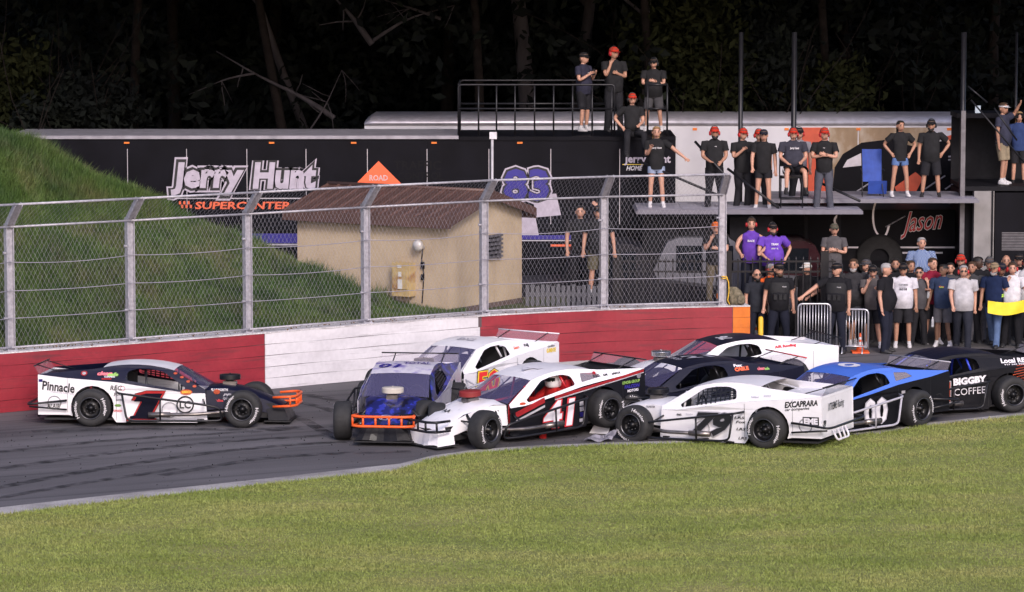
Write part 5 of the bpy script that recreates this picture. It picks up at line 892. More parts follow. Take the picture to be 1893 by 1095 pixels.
# ================================================================== people
def skinm(n, c): return mat('skin_' + n, c, .55, 0, .10, 25, .05, 60)
SK = {'l': skinm('light', (.50, .27, .19)), 't': skinm('tan', (.40, .21, .14)), 'd': skinm('deep', (.06, .032, .022)), 'm': skinm('brown', (.18, .095, .062))}
def cloth(c, k_=.18): 
    nm = 'cloth_%d_%d_%d' % tuple(int(v * 999) for v in c); return mat(nm, c, .9, 0, k_, 9, .5, 14, spec=.12)
m_hairs = {'k': mat('hair_black', (.012, .010, .009), .6), 'b': mat('hair_brown', (.06, .035, .02), .6), 'g': mat('hair_grey', (.32, .31, .31), .6), 'y': mat('hair_blond', (.30, .19, .09), .6)}
m_eye = mat('eye_dark', (.015, .012, .012), .3); m_lip = mat('lip', (.28, .10, .08), .5); m_red = mat('headset_red', (.45, .02, .025), .35); m_blkp = mat('plastic_black', (.014, .014, .016), .35)
m_shoe = mat('shoe_black', (.02, .02, .022), .6); m_shoew = mat('shoe_white', (.55, .54, .56), .6)
NB = (.16, .145)
def arms(kind):
    (a, b_) = arms0(kind); j = lambda v, k_: tuple(q + random.uniform(-k_, k_) for q in v); return j(a, .08), j(b_, .10)
def arms0(kind):
    # elbow and wrist direction (out, forward, up) from the shoulder / from the elbow
    return {'down': ((.14, -.05, -1), (.10, .22, -1)), 'hip': ((.62, -.30, -.75), (-.55, .35, -.75)), 'cross': ((.12, .28, -1), (-.92, .42, .22)), 'phone': ((.12, .22, -1), (-.45, .75, .62)), 'low': ((.15, .15, -1), (-.45, .80, -.35)), 'mouth': ((.05, .45, -.9), (-.42, .10, 1)), 'reach': ((.72, .25, -.62), (.70, .45, -.55)), 'head': ((.85, .35, .25), (-.65, .1, .85)), 'up': ((.95, .15, .12), (-.35, .5, .75)), 'lean': ((.25, .35, -.9), (-.35, .85, -.4)), 'walk': ((.12, -.30, -.95), (.08, .1, -1)), 'swing': ((.12, .32, -.95), (.0, .6, -.85)), 'carry': ((.10, .0, -1), (-.10, .95, .1)), 'flag': ((.25, .3, -.9), (.3, .75, -.25)), 'wheel': ((.15, .7, -.6), (-.1, .95, .1))}[kind]
_HEAD = None
def head_geo():
    """head of height 1 facing -y, chin at 0: sphere pushed into skull, jaw, brow, nose and ears"""
    global _HEAD
    if _HEAD: return _HEAD
    vs = []; fs = []; nu, nv = 18, 14
    for i in range(nv + 1):
        th = math.pi * i / nv
        for j in range(nu):
            ph = 2 * math.pi * j / nu; x, y, z = math.sin(th) * math.sin(ph), -math.sin(th) * math.cos(ph), math.cos(th)
            w_ = .345 * (1 - .22 * max(0, -z) ** 1.2 - .10 * max(0, -z - .5)); d = .43 if y > 0 else .40
            X_, Y_, Z_ = x * w_, y * d + .02, .5 + z * .5
            if y > .1 and z < -.2: Y_ *= 1 - .45 * min(1, (-z - .2) / .8)
            if y < 0 and z < -.55: Y_ -= .05 * (-y)
            fr = max(0, -y)
            if abs(x) < .30 and fr > .6:
                if -.28 < z < .08: Y_ -= .11 * (1 - abs(x) / .30) * (1 - abs(z + .16) / .26 if z > -.28 else 0)
            if fr > .55 and .02 < z < .20 and .12 < abs(x) < .5: Y_ += .03
            if fr > .5 and .2 < z < .36: Y_ -= .018
            vs.append(Vector((X_, Y_, Z_)))
    for i in range(nv):
        for j in range(nu): fs.append((i*nu+j, (i+1)*nu+j, (i+1)*nu+(j+1)%nu, i*nu+(j+1)%nu))
    _HEAD = (vs, fs); return _HEAD
def ell(c, rx, ry, n=14, e=.82, yaw=0.0):
    out = []
    for j in range(n):
        q = 2 * math.pi * j / n; cx_, sy = math.cos(q), math.sin(q); px_ = math.copysign(abs(cx_) ** e, cx_) * rx; py_ = math.copysign(abs(sy) ** e, sy) * ry; out.append(Vector((c[0] + px_ * math.cos(yaw) - py_ * math.sin(yaw), c[1] + px_ * math.sin(yaw) + py_ * math.cos(yaw), c[2])))
    return out
PEOPLE = []
def person(label, loc, H=1.75, face=0, skin='l', top=(.02, .02, .022), bottom=(.02, .02, .024), shorts=False, hat=None, headset=None, hair='b', beard=None, al='down', ar='down', turn=0, bulk=1.0, shoes=None, sit=False, sleeve=.62, tank=False, glasses=False, long_hair=False, stripe=None, text=None, vest=False, stance='stand', tilt=0, phone=False, bare=False, visor=False, skirt_len=None):
    """facing -y (to the camera) turned by face degrees; loc = ground point between the feet"""
    o = thing('person', label, 'person', loc, R(face), 'people watching the crash'); s = H; sk = SK[skin]; B = bulk * random.uniform(1.06, 1.16) if not long_hair else bulk * 1.02
    hipz, kz, az = .515 * s, .275 * s, .045 * s; shz = .815 * s; shx = .113 * s * (1 + (B - 1) * .5)
    dz = 0
    legs = []
    for g in (1, -1):
        hp = Vector((g * .05 * s, 0, hipz))
        if sit: kn = hp + Vector((g * .06 * s, -.23 * s, -.03 * s)); an = kn + Vector((g * .01 * s, -.02 * s, -.23 * s))
        elif stance == 'walk': f = g; kn = Vector((g * .055 * s, -.07 * s * f, kz)); an = Vector((g * .05 * s, (-.10 if f > 0 else .16) * s, az + (.02 * s if f < 0 else 0)))
        elif stance == 'cross': kn = Vector((g * .035 * s - .02 * s, (-.04 if g > 0 else .02) * s, kz)); an = Vector((-g * .035 * s, (-.05 if g > 0 else .03) * s, az))
        elif stance == 'wide': kn = Vector((g * .085 * s, -.015 * s, kz)); an = Vector((g * .105 * s, .01 * s, az))
        else: wk = random.uniform(-1, 1); kn = Vector((g * (.062 + .012 * random.random()) * s, (-.02 - .03 * max(0, wk * g)) * s, kz)); an = Vector((g * (.07 + .025 * random.random()) * s, (.012 - .05 * max(0, wk * g)) * s, az))
        legs.append((hp, kn, an))
    sp = Vector((0, -math.sin(R(tilt)) * .3 * s, 0)); ch = Vector((0, sp.y * .8, .72 * s)); nk = Vector((0, sp.y + .005 * s, .845 * s)); hb = Vector((0, sp.y - .012 * s, .858 * s)); turn = turn + random.uniform(-18, 18)
    # --- body: one skinned surface (trunk, limbs, hands with five fingers)
    V = []; E = []; Rr = []
    def av(p, r, par=None, r2=None):
        V.append(tuple(p)); Rr.append((r, r2 or r)); i = len(V) - 1
        if par is not None: E.append((par, i))
        return i
    pel = av((0, 0, .52 * s), .070 * s * B, None, .058 * s * B); wa = av((0, sp.y * .3, .62 * s), .066 * s * B, pel, .055 * s * B); cs = av(ch, .078 * s, wa, .056 * s); ub = av((0, sp.y, .785 * s), .05 * s, cs, .036 * s); nn = av(nk, .030 * s, ub); av((0, sp.y - .008 * s, .90 * s), .030 * s, nn)
    ft = []
    for g, (hp, kn, an) in zip((1, -1), legs):
        a = av(hp, .044 * s, pel); m_ = av(hp.lerp(kn, .5), .043 * s * (1 + (B - 1) * .4), a); k_ = av(kn, .031 * s, m_); c_ = av(kn.lerp(an, .35), .033 * s, k_); n_ = av(an, .020 * s, c_); av(an + Vector((g * .01 * s, -.05 * s, -.025 * s)), .018 * s, n_); ft.append(an)
    wr = []
    armdat = []
    for g, kind in ((1, al), (-1, ar)):
        (eo, ef, eu), (wo, wf, wu) = arms(kind); sh = Vector((g * shx, sp.y, shz)); ed = Vector((g * eo, -ef, eu)).normalized() * .172 * s; el = sh + ed; wd = Vector((g * wo, -wf, wu)).normalized() * .142 * s; wv = el + wd
        a0 = av(sh - Vector((g * .022 * s, 0, .022 * s)), .026 * s, ub); a1 = av(sh.lerp(el, .5), .030 * s * (1 + (B - 1) * .3), a0); a2 = av(el, .025 * s, a1); a3 = av(el.lerp(wv, .35), .025 * s, a2); a4 = av(wv, .0165 * s, a3)
        d = wd.normalized(); side = d.cross(Vector((0, -1, 0)) if abs(d.y) < .8 else Vector((0, 0, 1))).normalized(); pal = wv + d * .030 * s; a5 = av(pal, .019 * s, a4, .012 * s); nrm = d.cross(side).normalized()
        for q, ln in zip((-1.4, -.45, .45, 1.35), (.034, .041, .038, .030)):
            b0 = av(pal + d * .02 * s + side * q * .0095 * s, .0062 * s, a5); b1 = av(pal + d * (.02 + ln * .5) * s + side * q * .011 * s + nrm * .004 * s * g, .0056 * s, b0); av(pal + d * (.018 + ln * .85) * s + side * q * .011 * s + nrm * .014 * s * g, .005 * s, b1)
        t0 = av(pal + side * g * .020 * s, .0068 * s, a5); av(pal + side * g * .030 * s + d * .018 * s, .0058 * s, t0)
        armdat.append((g, sh, el, wv, d, pal))
    me = bpy.data.meshes.new('body'); me.from_pydata(V, E, []); bo = bpy.data.objects.new('body', me); C.objects.link(bo); bo.modifiers.new('s', 'SKIN'); lay = me.skin_vertices[0].data
    for i, r in enumerate(Rr): lay[i].radius = r
    lay[0].use_root = True; bo.modifiers.new('u', 'SUBSURF').levels = 1
    hh = .142 * s; yaw = R(turn)
    PEOPLE.append((bo, o, hb, hh, yaw, sk, hair if beard else None))
    Mh = Matrix.Translation(hb) @ Matrix.Rotation(yaw, 4, 'Z') @ Matrix.Rotation(R(tilt * .5), 4, 'X')
    # --- shirt
    mt = cloth(top)
    if not bare:
        b = MB(); b.smooth = True; q = lambda z: sp.y * max(0, (z - .5) / .3)
        SW = 1 + (B - 1) * .5; hem = .475 if not sit else .53; prof = [(hem, .088 * B, .072 * B), (.53, .092 * B, .075 * B), (.60, .092 * B, .076 * (B * B)), (.67, .097 * (1 + (B - 1) * .7), .073 * B), (.73, .104, .072), (.775, .114 * SW, .064), (.803, .112 * SW, .056), (.822, .096 * SW, .050), (.838, .064, .044), (.856, .041, .039)]; 
        rr_ = []
        for i, (z, rx, ry) in enumerate(prof):
            ring = ell((0, q(z) * 1.0 - .004 * s * (B - 1) * 20 * (1 if .52 < z < .7 else 0), z * s), rx * s * (.86 if tank and z > .78 else 1), ry * s)
            rr_.append([p + Vector((math.sin(p.x * 55 + i * 1.7 + H * 9) * .004, math.sin(p.x * 43 + i * 2.1) * .005, 0)) for p in ring])
        b.rings(rr_, False); sh_ = b.build('shirt', mt, o)
        if not tank:
            for g, shp, el, wv, d, pal in armdat:
                b = MB(); b.smooth = True; end = shp.lerp(el, sleeve) if sleeve <= 1 else wv; st = shp - Vector((g * .045 * s, 0, .006 * s)); shp = shp - Vector((g * .006 * s, 0, .012 * s)); path = [st, shp, shp.lerp(el, min(sleeve, 1) * .6), end] if sleeve <= 1 else [st, shp, shp.lerp(el, .6), el, el.lerp(wv, .95)]
                rad = [.030 * s, .044 * s, .043 * s, .043 * s] if sleeve <= 1 else [.030 * s, .043 * s, .038 * s, .034 * s, .026 * s]
                b.tube(path, [r * (1 + (B - 1) * .35) for r in rad], 10, False); b.build('sleeve', mt, sh_)
        b = MB(); b.smooth = True; b.tube([Vector((p.x, p.y, p.z)) for p in ell((0, sp.y, .85 * s), .040 * s, .038 * s)], .006 * s, 5, closed=True); b.build('collar', mt, sh_)
        fy = lambda z: sp.y * max(0, (z / s - .5) / .3) - (.074 * s * B + .006)
        if text:
            for i, (tx, tm, hgt, zz) in enumerate(text): lettering('print', tx, tm, sh_, (.0, fy(zz * s) - .008, zz * s), (1, 0, 0), (0, -.1, 1), width=hgt[0], height=hgt[1], bold=.03)
        if stripe: 
            for z in stripe[1]: b = MB(); b.smooth = True; b.rings([ell((0, q(z / s) , z), .096 * s * B, .079 * s * B) for z in (z * s, z * s + .03)], False); b.build('reflective_band', stripe[0], sh_)
        if vest:
            b = MB(); b.smooth = True; b.rings([ell((0, q(z), z * s), rx * s * B, ry * s * B) for z, rx, ry in ((.56, .097, .083), (.60, .099, .086), (.70, .103, .083), (.76, .102, .076), (.79, .085, .064))], False); vs_ = b.build('vest', mat('vest_black', (.010, .010, .012), .8, 0, .2, 10, .4, 12), o)
            for x_ in (-.06, .0, .05): box_part('pouch', MATS['vest_black'], vs_, (x_ * s - .035, -.098 * s * B - .03, .60 * s), (x_ * s + .03, -.075 * s * B, .66 * s))
            b = MB(); b.smooth = True; b.rings([ell((0, 0, z * s), .092 * s * B, .078 * s * B) for z in (.515, .545)], False); bl = b.build('duty_belt', m_blkp, o)
            for x_ in (-.088, .088): box_part('holster', m_blkp, bl, (x_ * s * B - .03, -.05, .44 * s), (x_ * s * B + .03, .04, .53 * s))
            b = MB(); b.smooth = True; lettering('badge', 'POLICE', mat('print_badge', (.45, .44, .46), .5), vs_, (.045 * s, -.083 * s * B - .014, .745 * s), (1, 0, 0), (0, 0, 1), width=.09, height=.026, bold=.04)
    # --- trousers or shorts
    mb_ = cloth(bottom); b = MB(); b.smooth = True
    b.rings([ell((0, 0, z * s), rx * s * B, ry * s * B) for z, rx, ry in ((.455, .050, .052), (.475, .082, .066), (.52, .086, .070), (.575, .082, .067))], False); tr = b.build('shorts' if shorts else 'trousers', mb_, o); LE = skirt_len or .30
    for hp, kn, an in legs:
        b = MB(); h2 = hp - Vector((0, 0, .01 * s))
        if shorts:
            f = min(.97, max(.25, (hipz / s - LE) / .24)); b.tube([h2, h2.lerp(kn, f * .5), h2.lerp(kn, f)], [.055 * s * B, .056 * s * B ** .6, .052 * s * B ** .5], 12, False)
        else: b.tube([h2, h2.lerp(kn, .5), kn, kn.lerp(an, .5), an.lerp(kn, -.10)], [.054 * s * B, .053 * s * B ** .6, .042 * s, .040 * s, .038 * s], 12, False)
        b.build('leg_fabric', mb_, tr)
    ms = shoes or (m_shoe if not shorts else m_shoew)
    for g, (hp, kn, an) in zip((1, -1), legs):
        b = MB(); b.smooth = True; a = an; z0 = a.z - .042 * s; b.rings([ell((a.x + g * .006 * s, a.y + yo * s, z0 + z * s), rx * s, ry * s, 10, .75) for z, rx, ry, yo in ((0, .026, .072, -.032), (.014, .028, .074, -.032), (.026, .025, .062, -.022), (.044, .022, .034, .0), (.056, .020, .026, .004))]); b.build('shoe', ms, o)
        if shorts: b = MB(); b.tube([an + Vector((0, 0, .0)), an.lerp(kn, .16)], .0235 * s, 10, False); b.build('sock', m_shoew if ms is m_shoew else m_blkp, o)
    # --- hair, hats, headsets, glasses
    def hm(v): return Mh @ (Vector(v) * hh)
    if hat and not visor:
        mh = hat if not isinstance(hat, tuple) else cloth(hat, .1); b = MB(); b.smooth = True; b.rings([[hm(p) for p in ell((0, .03, z), rx, ry)] for z, rx, ry in ((.62, .375, .44), (.75, .37, .435), (.90, .32, .37), (1.01, .20, .24), (1.045, .04, .05))]); cp = b.build('cap', mh, o)
        b = MB(); b.smooth = True; b.add([hm((math.sin(q) * .34 * k_, -.34 * math.cos(q) * k_ - (.30 * (k_ > 1.0)), .66 - .05 * (k_ > 1.0))) for k_ in (1.0, 1.08) for q in np.linspace(-1.15, 1.15, 9)], [(i, i + 1, i + 10, i + 9) for i in range(8)]); b.build('peak', mh, cp)
    if visor:
        b = MB(); b.smooth = True; b.rings([[hm(p) for p in ell((0, .03, z), .375, .44)] for z in (.64, .76)], False); cp = b.build('visor_band', m_shoew, o); b = MB(); b.add([hm((math.sin(q) * .34 * k_, -.36 * math.cos(q) * k_ - (.30 * (k_ > 1.0)), .68 - .06 * (k_ > 1.0))) for k_ in (1.0, 1.08) for q in np.linspace(-1.15, 1.15, 9)], [(i, i + 1, i + 10, i + 9) for i in range(8)]); b.build('peak', m_shoew, cp)
    if hair and hair != 'none':
        b = MB(); b.smooth = True; hv = []; n = 14
        for z, rx, ry, yo in ((.30 if not long_hair else -.55, .335, .22, .16), (.5, .362, .34, .075), (.70, .372, .43, .03), (.88, .33, .39, .03), (1.0, .20, .24, .03), (1.035, .03, .04, .03)): hv.append([hm(p) for p in ell((0, yo, z), rx, ry, n)])
        # front stays open below the hairline: drop faces over the face
        vs_ = [p for r_ in hv for p in r_]; fs_ = []
        for i in range(5):
            for j in range(n):
                q = 2 * math.pi * (j + .5) / n
                if i < 2 and math.sin(q) < .25: continue
                if i == 2 and math.sin(q) < -.75 and not hat: continue
                fs_.append((i*n+j, i*n+(j+1)%n, (i+1)*n+(j+1)%n, (i+1)*n+j))
        b.add(vs_, fs_); b.build('hair', m_hairs[hair], o)
    if beard:
        b = MB(); b.smooth = True; b.rings([[hm(p) for p in ell((0, yo, z), rx, ry, 12)] for z, rx, ry, yo in ((-.05, .10, .09, -.30), (.06, .23, .20, -.22), (.18, .285, .24, -.185), (.26, .30, .22, -.16))]); b.build('beard', m_hairs[beard], o)
    if headset:
        mh = headset
        for g in (1, -1): b = MB(); b.smooth = True; b.rings([[hm((g * (.33 + x_), .04 + math.cos(q) * r_, .46 + math.sin(q) * r_ * 1.2)) for q in np.linspace(0, 6.283, 11)[:-1]] for x_, r_ in ((0, .10), (.02, .17), (.10, .17), (.15, .10))]); hs = b.build('ear_cup', mh, o)
        b = MB(); b.tube([hm((.40 * math.cos(q), .05, .50 + .62 * math.sin(q))) for q in np.linspace(.1, math.pi - .1, 9)], .008, 5); b.build('headband', m_blkp, o); b = MB(); b.tube([hm((.38, -.05, .40)), hm((.28, -.36, .24)), hm((.12, -.48, .22))], .006, 4); b.build('microphone', m_blkp, o)
    if glasses:
        b = MB()
        for g in (1, -1): b.cbox((0, 0, 0), (.20 * hh, .03 * hh, .13 * hh), Mh @ Matrix.Translation(Vector((g * .145, -.40, .56)) * hh))
        b.tube([hm((-.34, .0, .56)), hm((-.27, -.38, .57)), hm((.27, -.38, .57)), hm((.34, .0, .56))], .004, 4); b.build('glasses', m_blkp, o)
    if phone:
        g, shp, el, wv, d, pal = armdat[0]; b = MB(); c_ = (armdat[0][5] + armdat[1][5]) / 2 if phone == 2 else pal; b.cbox((c_.x, c_.y - .03, c_.z + .03), (.075, .012, .14)); tag(b.build('phone', m_blkp), 'dark phone held by ' + label[:40].rsplit(' ', 1)[0], 'phone').matrix_world = Matrix.Translation(loc) @ Matrix.Rotation(R(face), 4, 'Z')
    return o
def finish_people():
    bpy.context.view_layer.update(); dg = bpy.context.evaluated_depsgraph_get(); hv, hf = head_geo()
    for bo, o, hb, hh, yaw, sk, bd in PEOPLE:
        me0 = bpy.data.meshes.new_from_object(bo.evaluated_get(dg)); b = MB(); b.smooth = True
        b.add([v.co for v in me0.vertices], [tuple(p.vertices) for p in me0.polygons]); M = Matrix.Translation(hb) @ Matrix.Rotation(yaw, 4, 'Z')
        b.add([M @ (v * hh) for v in hv], hf)
        for g in (1, -1):
            b.rings([[M @ (Vector((g * (.335 + x_), .06 + math.cos(q) * r_ * .7 + .03, .47 + math.sin(q) * r_)) * hh) for q in np.linspace(0, 6.283, 9)[:-1]] for x_, r_ in ((-.03, .10), (.05, .12), (.06, .07))])
            b.cur = 1; b.rings([[M @ (Vector((g * .135 + math.cos(q) * r_ * 1.5, -.372 - x_, .555 + math.sin(q) * r_)) * hh) for q in np.linspace(0, 6.283, 9)[:-1]] for x_, r_ in ((-.03, .05), (.012, .035), (.018, .01))])
            b.rings([[M @ (Vector((g * .14 + u_, -.385 + v_, .655 + w_)) * hh) for v_, w_ in ((0, 0), (-.02, 0), (-.02, .03), (0, .03))] for u_ in (-.08, .08)]); b.cur = 0
        b.cur = 2; b.rings([[M @ (Vector((math.cos(q) * r_ * 2.6, -.40 - x_, .225 + math.sin(q) * r_)) * hh) for q in np.linspace(0, 6.283, 9)[:-1]] for x_, r_ in ((-.05, .04), (.015, .03), (.02, .01))]); b.cur = 0
        me = b.mesh('body', [sk, m_eye, m_lip]); bpy.data.meshes.remove(me0); old = bo.data; bo.modifiers.clear(); bo.data = me; bpy.data.meshes.remove(old); bo.parent = o
def crowd(px, row, H, **k):
    """ground level bystander from the column and row of the head top"""
    a = ray(px, row); t = (H - CAMH) / a.z; return dict(loc=(a.x * t, a.y * t, 0), H=H, **k)
def up(px, row, Y, H, **k): p = P(px, row, Y); return dict(loc=(p.x, p.y, p.z), H=H, **k)
BK = (.014, .014, .017); DN = (.016, .018, .03); CAPR = (.45, .035, .02); GY = (.07, .068, .075); RS = m_red
def wtext(s, w_=.16, h=.05, z=.74, m=None): return [(s, m or m_wht, (w_, h), z)]
